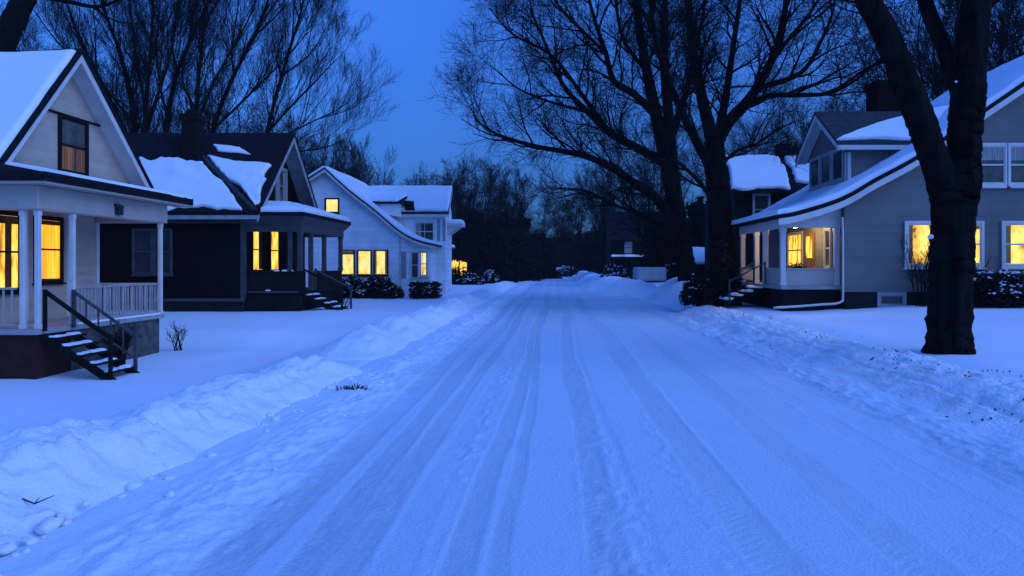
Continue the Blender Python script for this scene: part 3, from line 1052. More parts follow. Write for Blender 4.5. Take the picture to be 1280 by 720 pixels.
    m.box(xw + .002, px - .142, y1 - .14, y1 + .06, 3.10, 3.36)
    m.prism([(xw + .002, ya, 3.70), (ex, ya, 3.70), (px + .06, y0 - .06, 3.362), (xw + .002, y0 - .06, 3.362)], (0, .02, .04))
    m.prism([(ex, ya, 3.70), (ex, yb, 3.70), (px + .06, y1 + .06, 3.362), (px + .06, y0 - .06, 3.362)], (-.02, 0, .04))
    pr = m.build('porch_roof', 'dim_paint', h)
    m = MB()
    m.box(xw + .002, ex + .02, ya - .02, ya + .06, 3.705, 3.83)
    m.box(ex - .06, ex + .02, ya + .062, yb, 3.705, 3.83)
    # hipped deck of the porch roof
    m.prism([(xw + .002, ya, 3.80), (ex, ya, 3.80), (-11.2, 31.0, 4.28), (xw + .002, 31.0, 4.28)], (0, 0, .05))
    m.prism([(ex, ya, 3.80), (ex, yb, 3.80), (-11.2, 33.8, 4.28), (-11.2, 31.0, 4.28)], (0, 0, .05))
    m.prism([(ex, yb, 3.80), (xw + .002, yb, 3.80), (xw + .002, 33.8, 4.28), (-11.2, 33.8, 4.28)], (0, 0, .05))
    m.prism([(xw + .002, 31.0, 4.28), (-11.2, 31.0, 4.28), (-11.2, 33.8, 4.28), (xw + .002, 33.8, 4.28)], (0, 0, .05))
    m.build('eave', 'shingle', pr)
    quad_snow('eave_snow', (xw + .05, ya + .05, 3.86), (ex - .02, ya + .05, 3.86), (-11.2, 31.05, 4.33), (xw + .05, 31.05, 4.33), .16, pr, 5, jit=.05)
    quad_snow('eave_snow', (ex - .04, ya + .05, 3.86), (ex - .04, yb - .05, 3.86), (-11.2, 33.8, 4.33), (-11.2, 31.0, 4.33), .16, pr, 6, jit=.05)
    # steps to the yard
    st = steps(h, px + .004, 1, 29.75, 31.05, pz, -.1, 5, .34, 'dark_wood', seed=11)
    handrail((px + .05, 29.72, pz), (px + 1.55, 29.72, -.05), .86, 'dark_wood', st, .07)
    handrail((px + .05, 31.08, pz), (px + 1.55, 31.08, -.05), .86, 'dim_paint', st, .06)
    return h


dark_house()


# ---- white house, third on the left ----------------------------------------
def prof_roof(m, prof, y0, y1, T):
    """shell under the polyline prof (X,Z), drawn out along Y"""
    P = [(x, y0, z) for x, z in prof] + [(x, y0, z - T) for x, z in prof[::-1]]
    n = len(prof)
    for i in range(n - 1):
        m.prism([P[i], P[i + 1], P[2 * n - 2 - i], P[2 * n - 1 - i]], (0, y1 - y0, 0))


def prof_snow(name, prof, y0, y1, T, parent, seed=0, jit=0.0, nt=30, edge=.14, lump=.25):
    p = np.array(prof, float)
    d = np.linalg.norm(np.diff(p, axis=0), axis=1)
    c = np.concatenate([[0], np.cumsum(d)])
    L = c[-1]
    tn = np.gradient(p, c, axis=0)
    nn = np.stack([-tn[:, 1], tn[:, 0]], 1)
    nn = nn / np.linalg.norm(nn, axis=1)[:, None]
    if nn[:, 1].mean() < 0:
        nn = -nn

    def base(S, Tt):
        x = np.interp(S * L, c, p[:, 0])
        z = np.interp(S * L, c, p[:, 1])
        return np.stack([x, y0 + (y1 - y0) * Tt, z], -1)

    def nrm(S, Tt):
        return np.stack([np.interp(S * L, c, nn[:, 0]), 0 * S, np.interp(S * L, c, nn[:, 1])], -1)
    return snow_sheet(name, base, nrm, max(8, int(L / .2)), nt, L, y1 - y0, T, parent, edge, seed, jit=jit, lump=lump)


def smooth_poly(pts, n=6):
    """Catmull-Rom through the points"""
    P = [np.array(p, float) for p in pts]
    P = [2 * P[0] - P[1]] + P + [2 * P[-1] - P[-2]]
    out = []
    for i in range(1, len(P) - 2):
        for k in range(n):
            t = k / n
            a, b, c, d = P[i - 1], P[i], P[i + 1], P[i + 2]
            out.append(.5 * ((2 * b) + (c - a) * t + (2 * a - 5 * b + 4 * c - d) * t * t + (3 * b - a - 3 * c + d) * t ** 3))
    out.append(P[-2])
    return [tuple(q) for q in out]


def white_house():
    h = thing('house', (-9.5, 43, 0.0), 'white house with a snow covered saltbox roof and three lit windows in a row', 'house')
    G = -.3
    yA = 42.0
    right = smooth_poly([(-12.82, 7.30), (-11.36, 5.98), (-10.0, 4.93), (-8.64, 3.78), (-7.6, 3.22), (-6.55, 2.95)])
    left = [(-16.6, 4.9), (-12.82, 7.30)]
    m = MB()
    prof = [(-16.2, G)] + [(-16.2, 5.0)] + [(-12.82, 7.16)] + [(x, z - .14) for x, z in right[1:] if x < -6.95] + [(-6.95, 2.9), (-6.95, G)]
    m.prism([(x, yA, z) for x, z in prof], (0, 7.9, 0))
    # two storey block behind
    m.box(-11.0, -6.35, 44.0, 46.8, G, 4.95)
    m.prism([(-6.35, 43.998, 4.94), (-6.35, 45.4, 6.44), (-6.35, 46.8, 4.94)], (-6.4, 0, 0))
    m.build('wall', 'white_siding', h)
    m = MB()
    prof_roof(m, left + right[1:], yA - .35, 50.1, .12)
    m.prism([(-6.12, 43.7, 4.90), (-6.12, 45.4, 6.62), (-12.8, 45.4, 6.62), (-12.8, 43.7, 4.90)], (0, 0, -.12))
    m.prism([(-6.12, 47.1, 4.90), (-6.12, 45.4, 6.62), (-12.8, 45.4, 6.62), (-12.8, 47.1, 4.90)], (0, 0, -.12))
    roof = m.build('roof', 'grey_shingle', h)
    prof_snow('roof_snow', right[::-1], yA - .32, 50, .16, roof, 3, jit=.05, nt=26)
    prof_snow('roof_snow', left, yA - .32, 50, .16, roof, 7, jit=.05, nt=26)
    quad_snow('roof_snow', (-12.7, 43.75, 4.95), (-6.14, 43.75, 4.95), (-6.14, 45.37, 6.60), (-12.7, 45.37, 6.60), .16, roof, 5, jit=.06)
    m = MB()
    pr = left + right[1:]
    for a, b in zip(pr[:-1], pr[1:]):
        m.prism([(a[0], yA - .36, a[1] - .122), (b[0], yA - .36, b[1] - .122), (b[0], yA - .36, b[1] - .28), (a[0], yA - .36, a[1] - .28)], (0, .05, 0))
    m.box(-11.0, -6.12, 43.68, 43.74, 4.62, 4.78)
    m.prism([(-6.11, 43.7, 4.78), (-6.11, 45.4, 6.50), (-6.11, 45.4, 6.27), (-6.11, 43.7, 4.58)], (-.05, 0, 0))
    m.build('barge_board', 'white_paint', h)
    # shed dormer with its own snow, and a dark block beside it
    m = MB()
    m.prism([(-10.7, 43.1, 4.9), (-8.9, 43.1, 4.6), (-8.9, 43.1, 5.35), (-10.7, 43.1, 5.35)], (0, 1.6, 0))
    dm = m.build('dormer', 'white_siding', h)
    m = MB()
    m.prism([(-10.85, 42.9, 5.36), (-8.7, 42.9, 5.36), (-8.7, 44.9, 5.98), (-10.85, 44.9, 5.98)], (0, 0, .08))
    dr = m.build('dormer_roof', 'shingle', dm)
    quad_snow('dormer_snow', (-10.82, 43.1, 5.50), (-8.9, 43.1, 5.50), (-8.9, 44.8, 6.03), (-10.82, 44.8, 6.03), .12, dm, 9, jit=.2)
    m = MB()
    m.prism([(-8.65, 43.6, 5.0), (-8.1, 43.6, 5.0), (-8.25, 43.6, 5.52), (-8.75, 43.6, 5.55)], (0, .7, .1))
    m.build('dark_roof_block', 'shingle', roof)
    # windows towards the viewer
    window(h, (-12.85, yA, 4.78), EX, FACE, .72, .76, 'glow_pale', 'dark_wood', .05, mid=False)
    for x in (-11.98, -11.02, -10.08):
        window(h, (x, yA, 1.24), EX, FACE, .74, 1.36, 'glow_pale', 'dark_wood', .05, mid=False,
               curtain={-11.98: [(.04, .7, 1.14, 1.32, 'drape')], -11.02: None, -10.08: [(.6, .7, .04, 1.32, 'drape'), (.04, .12, .04, 1.32, 'drape')]}[x])
    window(h, (-7.98, yA, 1.05), EX, FACE, .5, 1.45, 'dim_glass', 'white_paint', .06)
    window(h, (-7.06 - .5, yA, 1.2), EX, FACE, .44, 1.3, 'glow_pale', 'white_paint', .06, vbars=1)
    for x, w_, y_, z0, z1 in ((-8.42, .13, yA, 1.0, 2.55), (-6.75, .09, 44.0, 3.2, 4.5), (-6.42, .09, 44.0, 3.2, 4.5)):
        m = MB()
        m.box(x - w_, x + w_, y_ - .04, y_ - .002, z0, z1)
        m.build('shutter', 'worn_paint', h)
    window(h, (-8.1, 44.0, 3.25), EX, FACE, 1.05, 1.05, 'dark_glass', 'white_paint', .06, vbars=1, curtain=[(.05, .32, .05, 1.0, 'curtain')])
    m = MB()
    m.box(-8.68, -8.56, yA - .03, yA - .002, .2, 3.55)
    m.build('corner_board', 'white_paint', h)
    # small hood over the side entrance, snow on it
    m = MB()
    m.box(-6.345, -5.45, 44.7, 46.4, 4.15, 4.3)
    m.prism([(-6.345, 44.8, 3.6), (-6.345, 44.8, 4.148), (-5.6, 44.8, 4.148)], (0, .12, 0))
    m.prism([(-6.345, 46.2, 3.6), (-6.345, 46.2, 4.148), (-5.6, 46.2, 4.148)], (0, .12, 0))
    hd = m.build('entrance_hood', 'white_paint', h)
    quad_snow('hood_snow', (-6.32, 44.7, 4.301), (-5.45, 44.7, 4.301), (-5.45, 46.4, 4.301), (-6.32, 46.4, 4.301), .3, hd, 3, edge=.25)
    return h


white_house()


# ---- grey house, near right ------------------------------------------------
def grey_house():
    h = thing('house', (11.5, 25, .5), 'grey house with a sweeping snowy roof, front dormer and lit porch on the right', 'house')
    G = .1
    yA, yR, yB = 23.0, 22.65, 31.5
    prof = smooth_poly([(6.95, 3.32), (7.6, 3.44), (8.9, 3.86), (9.95, 4.45), (11.33, 5.21), (13.1, 6.45), (14.5, 7.40), (17.4, 9.35)], 5)
    back = [(17.4, 9.35), (24.5, 4.55)]
    m = MB()
    x0 = 9.1
    up = [(x, z - .16) for x, z in prof if x > x0]
    m.prism([(x, yA, z) for x, z in [(x0, .93), (x0, 3.78)] + up + [(23.8, 4.85), (23.8, .93)]], (0, yB - yA, 0))
    m.build('wall', 'grey_siding', h)
    m = MB()
    m.box(x0 + .06, 23.7, yA + .06, yB - .06, G, .928)
    m.build('foundation', 'foundation', h)
    m = MB()
    prof_roof(m, prof, yR, yB + .3, .13)
    prof_roof(m, back, yR, yB + .3, .13)
    roof = m.build('roof', 'shingle', h)
    m = MB()
    for a, b in zip(prof[:-1], prof[1:]):
        m.prism([(a[0], yR - .012, a[1] - .135), (b[0], yR - .012, b[1] - .135), (b[0], yR - .012, b[1] - .33), (a[0], yR - .012, a[1] - .33)], (0, .05, 0))
        if b[0] > x0:
            m.prism([(a[0], yR + .04, a[1] - .17), (b[0], yR + .04, b[1] - .17), (b[0], yR + .04, b[1] - .20), (a[0], yR + .04, a[1] - .20)], (0, .31, 0))
    m.build('barge_board', 'white_paint', h)
    prof_snow('roof_snow', prof, yR + .10, yB + .25, .17, roof, 3, jit=.06, nt=30)
    # dormer facing the street
    dx, d0, d1 = 9.9, 24.8, 28.4
    dw = .5 * (d0 + d1)
    m = MB()
    m.prism([(dx, d0, 3.9), (dx, d0, 5.80), (dx, dw, 7.14), (dx, d1, 5.80), (dx, d1, 3.9)], (4.3, 0, 0))
    dm = m.build('dormer', 'grey_siding', h)
    m = MB()
    ex, e0, e1, er, ez = 9.45, 24.45, 28.75, 7.30, 5.86
    m.prism([(ex, e0, ez), (ex, dw, er), (14.7, dw, er), (13.2, e0, ez)], (0, 0, -.12))
    m.prism([(ex, e1, ez), (ex, dw, er), (14.7, dw, er), (13.2, e1, ez)], (0, 0, -.12))
    m.build('dormer_roof', 'grey_shingle', dm)
    m = MB()
    for ee in (e0, e1):
        m.prism([(ex + .01, dw, er - .122), (ex + .01, ee, ez - .122), (ex + .01, ee, ez - .30), (ex + .01, dw, er - .34)], (.05, 0, 0))
        m.prism([(ex + .065, dw, er - .15), (ex + .065, ee, ez - .15), (ex + .065, ee, ez - .18), (ex + .065, dw, er - .18)], (.38, 0, 0))
    m.box(ex + .06, 12.6, e0 - .02, e0 + .05, ez - .27, ez - .122)
    m.box(dx - .03, dx + .12, d0 - .035, d0 - .002, 4.45, 5.55)
    m.box(dx - .032, dx - .002, d0 - .035, d0 + .14, 4.45, 5.55)
    m.build('dormer_trim', 'white_paint', dm)

    def S(px, py):
        sl = (er - ez) / (dw - e0)
        a = (VY - py) / F
        Y = (ez - H - e0 * sl) / (a - sl)
        return W(px, py, Y) + EZ * .01
    quad_snow('dormer_snow', S(1046, 175.5), S(1200, 175.5), S(1196, 133), S(1092, 158), .13, dm, 6, jit=.25)
    for i in range(3):
        window(dm, (dx, d1 - .22 - i * 1.1, 4.72), -EY, FRONT_L, .88, 1.0, 'dark_glass', 'worn_paint', .08, mid=False, name='dormer_window')
    # chimney
    m = MB()
    m.box(12.15, 13.2, 27.6, 28.6, 6.0, 8.45)
    m.box(12.07, 13.28, 27.52, 28.68, 8.451, 8.68)
    m.build('chimney', 'chimney_brick', roof)
    # windows towards the viewer
    z = Vector((0, 0, 1))
    window(h, (11.05, yA, 1.78), EX, FACE, 1.0, 1.26, 'glow_grey_house', 'white_paint', .1, vbars=0, mid=False, curtain=[(.04, .16, .04, 1.22, 'drape')])
    window(h, (12.32, yA, 1.78), EX, FACE, 1.0, 1.26, 'glow_grey_house', 'white_paint', .1, curtain=[(.04, .96, 1.1, 1.22, 'drape')])
    window(h, (14.06, yA, 1.78), EX, FACE, 1.5, 1.26, 'glow_grey_house', 'white_paint', .1, curtain=[(.04, .2, .04, 1.22, 'drape'), (1.3, 1.46, .04, 1.22, 'drape')])
    window(h, (13.28, yA, 4.3), EX, FACE, .78, 1.16, 'dim_glass', 'white_paint', .1, curtain=[(.04, .74, .72, 1.12, 'curtain')])
    window(h, (14.22, yA, 4.3), EX, FACE, .86, 1.16, 'dim_glass', 'white_paint', .1, curtain=[(.04, .82, .72, 1.12, 'curtain')])
    bw = window(h, (10.22, yA + .06, .53), EX, FACE, .72, .30, 'dark_glass', 'worn_paint', .09, mid=False, sill=False, name='basement_window')
    # corner board and downpipe that runs out over the snow
    m = MB()
    pp = [(9.0, yA - .08, 3.25), (9.02, yA - .08, 2.6), (9.02, yA - .08, .82), (8.98, yA - .10, .66), (8.8, yA - .13, .58), (8.3, yA - .2, .55), (7.5, yA - .35, .50), (6.75, yA - .5, .47)]
    m.tube(smooth_poly(pp, 5), .035, 8)
    m.build('downpipe', 'white_paint', h, smooth=True)
    # porch
    px, y0, y1, pz = 7.29, 23.3, 28.3, 1.12
    m = MB()
    m.box(px - .08, x0 - .003, y0 - .06, y1 + .06, pz - .12, pz)
    fl = m.build('porch_floor', 'worn_paint', h)
    m = MB()
    m.box(px + .02, x0 - .003, y0 + .06, y0 + .12, G, pz - .122)
    m.box(px + .02, px + .08, y0 + .122, y1 - .05, G, pz - .122)
    m.build('skirting', 'dark_wood', fl)
    zt = 2.95
    for y in (y0 + .05, 25.25, 26.35, y1 - .05):
        post((px, y, pz), zt - pz, .16, 'white_paint', fl)
    post((x0 - .12, y0 + .05, pz), zt - pz, .15, 'white_paint', fl)
    m = MB()
    m.box(px + .1, x0 - .21, y0 + .01, y0 + .07, pz + .003, pz + .50)
    m.box(px + .1, x0 - .21, y0 - .02, y0 + .10, pz + .502, pz + .55)
    m.box(px - .03, px + .03, y0 + .15, 25.15, pz + .003, pz + .50)
    m.box(px - .05, px + .05, y0 + .15, 25.15, pz + .502, pz + .55)
    m.build('parapet', 'cream_paint', fl)
    railing('railing', (px, 26.45, pz), (px, y1 - .15, pz), .55, 'white_paint', fl)
    m = MB()
    m.box(px - .09, x0 - .003, y0 - .04, y0 + .14, zt, 3.2)
    m.box(px - .09, px + .09, y0 + .142, y1 + .1, zt, 3.2)
    m.prism([(px - .09, y0 + .142, 3.202), (x0 - .003, y0 + .142, 3.202), (x0 - .003, y1 + .1, 3.202), (px - .09, y1 + .1, 3.202)], (0, 0, .03))
    m.prism([(px - .09, y0 - .035, 3.202), (x0 - .003, y0 - .035, 3.202), (x0 - .003, y0 - .035, 3.68), (7.5, y0 - .035, 3.26)], (0, .1, 0))
    pc = m.build('porch_ceiling', 'white_paint', h)
    m = MB()
    m.tube([(8.3, 25.2, 3.2), (8.3, 25.2, 3.13)], [.1, .12], 12)
    m.tube([(8.3, 25.2, 3.13), (8.3, 25.2, 3.06), (8.3, 25.2, 3.03)], [.1, .09, .03], 12)
    m.build('porch_lamp', 'lamp', pc)
    # street wall: big lit window, panelled door, narrow side light
    window(h, (x0, 28.35, 1.72), -EY, FRONT_L, 1.5, 1.2, 'glow_gold', 'white_paint', .08, mid=True)
    m = MB()
    m.box(x0 - .05, x0 - .002, 25.55, 26.5, pz + .003, 2.92)
    m.box(x0 - .065, x0 - .051, 25.7, 26.35, pz + .2, 1.9)
    d = m.build('door', 'door_wood', h, bevel=.008)
    m = MB()
    m.box(x0 - .062, x0 - .052, 25.72, 26.33, 2.02, 2.78)
    m.build('door_glass', 'glow_gold', d)
    m = MB()
    m.tube([(x0 - .052, 25.63, 1.95), (x0 - .11, 25.63, 1.95)], [.025, .035], 8)
    m.build('handle', 'metal_dark', d)
    window(h, (x0, 24.5, 1.72), -EY, FRONT_L, .42, 1.2, 'dim_glass', 'white_paint', .08)
    st = steps(h, px - .085, -1, 24.95, 26.3, pz, .45, 5, .32, 'dark_wood', seed=21, amt=1.7)
    handrail((px - .1, 24.93, pz), (px - 1.3, 24.93, .5), .72, 'dim_paint', st, .045, endpost=.05)
    handrail((px - .1, 26.33, pz), (px - 1.3, 26.33, .5), .72, 'dim_paint', st, .045, endpost=.05)
    return h


grey_house()


# ---- houses further back ---------------------------------------------------
def brown_house():
    h = thing('house', (12.0, 40, .3), 'dark brown house with a flat snow covered roof slope and one pale framed window', 'house')
    m = MB()
    m.box(9.5, 17, 38.4, 46, -.1, 5.6)
    m.prism([(9.5, 38.4, 5.59), (9.5, 41.2, 7.6), (9.5, 44, 5.59)], (7.5, 0, 0))
    m.build('wall', 'brown_siding', h)
    m = MB()
    m.prism([(9.25, 38.0, 5.62), (17.2, 38.0, 5.62), (17.2, 41.2, 7.82), (9.6, 41.2, 7.82)], (0, 0, -.12))
    m.prism([(9.25, 44.4, 5.62), (17.2, 44.4, 5.62), (17.2, 41.2, 7.82), (9.6, 41.2, 7.82)], (0, 0, -.12))
    roof = m.build('roof', 'shingle', h)
    quad_snow('roof_snow', (9.3, 38.05, 5.66), (12.35, 38.05, 5.66), (12.7, 41.1, 7.77), (9.62, 41.15, 7.79), .15, roof, 4, jit=.35)
    quad_snow('roof_snow', (12.9, 38.6, 6.05), (17, 38.3, 5.85), (17, 41.1, 7.76), (12.9, 41.1, 7.76), .15, roof, 8, jit=.35)
    m = MB()
    m.box(12.5, 13.2, 40.9, 41.5, 7.2, 8.5)
    m.build('chimney', 'chimney_brick', roof)
    window(h, (10.5, 38.4, 3.9), EX, FACE, .74, 1.5, 'dark_glass', 'worn_paint', .1)
    window(h, (13.5, 38.4, 3.9), EX, FACE, .74, 1.5, 'dark_glass', 'worn_paint', .1)
    return h


brown_house()


def far_house(x, y, w, d, hh, ridge, label, lit=(), seed=0, snowy=.5, porch=True, side=1):
    h = thing('house', (x, y, 0), label, 'house')
    m = MB()
    m.box(x - w / 2, x + w / 2, y, y + d, -.3, hh)
    m.prism([(x - w / 2, y, hh - .01), (x - w / 2, y + d / 2, ridge), (x - w / 2, y + d, hh - .01)], (w, 0, 0))
    m.build('wall', 'brown_siding', h)
    m = MB()
    e = .35
    sl = (ridge - hh) / (d / 2)
    for ya in (y - e, y + d + e):
        m.prism([(x - w / 2 - e, ya, hh - e * sl + .13), (x + w / 2 + e, ya, hh - e * sl + .13), (x + w / 2 + e, y + d / 2, ridge + .15), (x - w / 2 - e, y + d / 2, ridge + .15)], (0, 0, -.1))
    roof = m.build('roof', 'shingle', h)
    if snowy:
        a = x - w / 2 * snowy
        quad_snow('roof_snow', (a, y - e + .1, hh - e * sl + .22), (x + w / 2 * snowy, y - e + .1, hh - e * sl + .22), (x + w / 2 * snowy, y + d / 2 - .5, ridge - .1), (a, y + d / 2 - .5, ridge - .1), .14, roof, seed, jit=.8, res=.5)
    if porch:
        m = MB()
        m.box(x - w / 2, x + w / 2, y - 1.8, y - .01, 2.5, 2.66)
        for k in range(4):
            xx = x - w / 2 + .15 + k * (w - .3) / 3
            m.box(xx - .08, xx + .08, y - 1.75, y - 1.59, -.2, 2.498)
        p = m.build('porch_roof', 'dark_wood', h)
        quad_snow('porch_snow', (x - w / 2, y - 1.8, 2.663), (x + w / 2, y - 1.8, 2.663), (x + w / 2, y - .05, 2.663), (x - w / 2, y - .05, 2.663), .22, p, seed + 3, jit=.3)
    for k, (xx, zz, ww, wh, mt) in enumerate(lit):
        window(h, (xx, y, zz), EX, FACE, ww, wh, mt, 'dark_wood', .08, mid=mt != 'glow_gold', name='window')
    return h


far_house(-12.0, 74, 8.4, 8, 4.6, 7.4, 'far dark house left of the street with a lit ground floor window behind shrubs',
          [(-10.2, .75, 1.7, 1.6, 'glow_gold'), (-14, .9, 1.2, 1.4, 'dark_glass')], 3, .0, porch=False)
far_house(-13.5, 98, 7, 8, 4.6, 7.2, 'farthest dark house left of the street with one small lit window',
          [(-10.6, .5, .8, 1.1, 'glow_gold')], 5, .0, porch=False)
far_house(9.2, 78, 6, 8, 4.6, 7.6, 'far dark house right of the street with a snow topped porch',
          [(7.6, 3.0, .9, 1.3, 'curtain'), (9.6, 3.0, .9, 1.3, 'dark_glass')], 7, .0)


def shed():
    h = thing('shed', (9.3, 47, .3), 'small dark shed with a snow covered roof glimpsed between the two big trunks', 'shed')
    m = MB()
    m.box(9.0, 12.2, 47, 49.6, 0, 1.75)
    m.build('wall', 'brown_siding', h)
    m = MB()
    m.prism([(8.8, 46.7, 1.72), (12.4, 46.7, 1.72), (12.4, 49.8, 2.75), (8.8, 49.8, 2.75)], (0, 0, .1))
    rf = m.build('roof', 'shingle', h)
    quad_snow('roof_snow', (8.85, 46.75, 1.84), (12.35, 46.75, 1.84), (12.35, 49.75, 2.84), (8.85, 49.75, 2.84), .2, rf, 3)
    m = MB()
    m.box(9.5, 10.4, 46.95, 46.997, .1, 1.6)
    m.build('door', 'dark_wood', h)


shed()


def trailer():
    x0, x1, y = 6.95, 9.3, 60
    t = thing('cargo_trailer', (8.1, y, .2), 'pale boxy cargo trailer parked beyond the snow mounds on the right', 'trailer')
    m = MB()
    m.box(x0, x1, y, y + 3.6, .5, 1.62)
    m.build('body', 'trailer_white', t, bevel=.12)
    m = MB()
    m.box((x0 + x1) / 2 - .012, (x0 + x1) / 2 + .012, y - .015, y - .002, .6, 1.5)
    m.box(x0 + .12, x1 - .12, y - .015, y - .002, .56, .6)
    m.build('rear_door', 'worn_paint', t)
    for x in (x0 - .0, x1 - .2):
        m = MB()
        m.tube([(x, y + 1.8, .42), (x + .2, y + 1.8, .42)], [.32, .32], 16)
        m.build('wheel', 'tyre', t)
    m = MB()
    m.bar((8.12, y + 3.6, .5), (8.12, y + 4.8, .5), .1, .1)
    m.build('hitch', 'metal_dark', t)


trailer()

# ------------------------------------------------------------------ bare trees
def tubes_np(branches, kfun, ridges=0.0):
    """list of (pts, radii) -> one vertex/face array, branches grouped by point count and sides"""
    groups = {}
    for pts, rad in branches:
        groups.setdefault((len(pts), kfun(rad[0])), []).append((pts, rad))
    Vs, Qs, n0 = [], [], 0
    for (P, k), L in groups.items():
        pts = np.array([b[0] for b in L], dtype=np.float64)
        rad = np.array([b[1] for b in L], dtype=np.float64)
        B = len(L)
        tan = np.empty_like(pts)
        tan[:, 1:-1] = pts[:, 2:] - pts[:, :-2]
        tan[:, 0] = pts[:, 1] - pts[:, 0]
        tan[:, -1] = pts[:, -1] - pts[:, -2]
        tan /= np.linalg.norm(tan, axis=2, keepdims=True) + 1e-9
        d = pts[:, -1] - pts[:, 0]
        ref = np.zeros((B, 3))
        ax = np.argmin(np.abs(d), axis=1)
        ref[np.arange(B), ax] = 1
        a = np.cross(tan, ref[:, None, :])
        a /= np.linalg.norm(a, axis=2, keepdims=True) + 1e-9
        b = np.cross(tan, a)
        an = np.arange(k) * 2 * math.pi / k
        ring = a[:, :, None, :] * np.cos(an)[None, None, :, None] + b[:, :, None, :] * np.sin(an)[None, None, :, None]
        rr = rad[:, :, None] * np.ones(k)[None, None, :]
        if ridges and k > 12:
            s_ = np.cumsum(np.concatenate([np.zeros((B, 1)), np.linalg.norm(np.diff(pts, axis=1), axis=2)], 1), 1)[:, :, None]
            ca, sa = np.cos(an)[None, None, :], np.sin(an)[None, None, :]
            rr = rr * (1 + ridges * (fbm(ca * 4.5 + s_ * .35, sa * 4.5 + s_ * .2, 3, 3) + .8 * fbm(ca * 1.3 + s_ * .9, sa * 1.3 - s_ * .7, 6, 2)))
        V = pts[:, :, None, :] + ring * rr[..., None]
        idx = np.arange(B * P * k).reshape(B, P, k) + n0
        q = np.stack([idx[:, :-1], np.roll(idx, -1, 2)[:, :-1], np.roll(idx, -1, 2)[:, 1:], idx[:, 1:]], -1)
        Vs.append(V.reshape(-1, 3))
        Qs.append(q.reshape(-1, 4))
        n0 += B * P * k
    return np.concatenate(Vs), np.concatenate(Qs)


def rnd_perp(rng, d):
    v = Vector((rng.gauss(0, 1), rng.gauss(0, 1), rng.gauss(0, 1)))
    v = v - d * v.dot(d)
    return v.normalized() if v.length > 1e-4 else Vector((1, 0, 0))


def sprout(rng, pts, rad, level, cfg, out):
    """side shoots along a branch, and their shoots in turn"""
    if level >= len(cfg['n']):
        return
    n = cfg['n'][level]
    L = sum((pts[i + 1] - pts[i]).length for i in range(len(pts) - 1))
    if level == 0:
        n = max(3, int(n * L / cfg['reflen']))
    seg = len(pts) - 1
    t0 = cfg['t0'][level]
    for i in range(n):
        t = t0 + (1 - t0) * (i + rng.random()) / n
        f = min(seg - 1e-4, t * seg)
        j = int(f)
        u = f - j
        p = pts[j].lerp(pts[j + 1], u)
        r = rad[j] * (1 - u) + rad[j + 1] * u
        d = (pts[j + 1] - pts[j]).normalized()
        ang = R(rng.uniform(*cfg['ang']))
        dd = (d * math.cos(ang) + rnd_perp(rng, d) * math.sin(ang))
        dd = (dd + Vector((0, 0, cfg['up'][level]))).normalized()
        ln = cfg['len'][level] * rng.uniform(.6, 1.25) * (1.15 - .55 * t)
        m = cfg['seg'][level]
        rr = max(cfg['rmin'], min(r * .62, cfg['r'][level] * rng.uniform(.8, 1.2)))
        q = [p]
        cur = dd
        for s in range(m):
            cur = (cur + rnd_perp(rng, cur) * cfg['wob'] + Vector((0, 0, cfg['up'][level] * .35))).normalized()
            q.append(q[-1] + cur * (ln / m))
        rs = [max(cfg['rmin'] * .75, rr * (1 - .8 * k / m)) for k in range(m + 1)]
        out.append((q, rs))
        sprout(rng, q, rs, level + 1, cfg, out)


def spline(pts, rad, n=5):
    P = [Vector(p) for p in pts]
    P = [P[0] * 2 - P[1]] + P + [P[-1] * 2 - P[-2]]
    o, ro = [], []
    for i in range(1, len(P) - 2):
        for k in range(n):
            t = k / n
            a, b, c, d = P[i - 1], P[i], P[i + 1], P[i + 2]
            o.append(.5 * ((2 * b) + (c - a) * t + (2 * a - 5 * b + 4 * c - d) * t * t + (3 * b - a - 3 * c + d) * t ** 3))
            ro.append(rad[i - 1] * (1 - t) + rad[i] * t)
    o.append(P[-2])
    ro.append(rad[-1])
    return o, ro


def knots(rng, pts, rad, amt):
    """natural irregularity of a big limb"""
    q = []
    for i, p in enumerate(pts):
        j = Vector((rng.gauss(0, 1), rng.gauss(0, 1), 0)) * amt * rad[i]
        q.append(p + (j if 0 < i < len(pts) - 1 else Vector((0, 0, 0))))
    return q, [r * (1 + rng.gauss(0, amt * .5)) for r in rad]


def limb_snow(big, seed, t, amount=.6):
    """snow left lying along the upper side of the flatter limbs"""
    rng = random.Random(seed + 1)
    strips = []
    for P, Rr in big:
        cur, on = [], False
        for i in range(1, len(P) - 1):
            tz = abs((P[i + 1] - P[i - 1]).normalized().z)
            if rng.random() < .22:
                on = rng.random() < amount
            if on and tz < .86 and Rr[i] > .022:
                cur.append((P[i] + Vector((0, 0, Rr[i] * .78)), Rr[i] * .45))
            else:
                if len(cur) > 2:
                    strips.append(cur)
                cur = []
        if len(cur) > 2:
            strips.append(cur)
    br = []
    for c in strips:
        n = len(c)
        br.append(([q[0] for q in c], [q[1] * (.15 if k in (0, n - 1) else rng.uniform(.7, 1.1)) for k, q in enumerate(c)]))
    if br:
        V, Q = tubes_np(br, lambda r: 6)
        np_mesh('branch_snow', V, Q, 'snow', t)['kind'] = 'stuff'


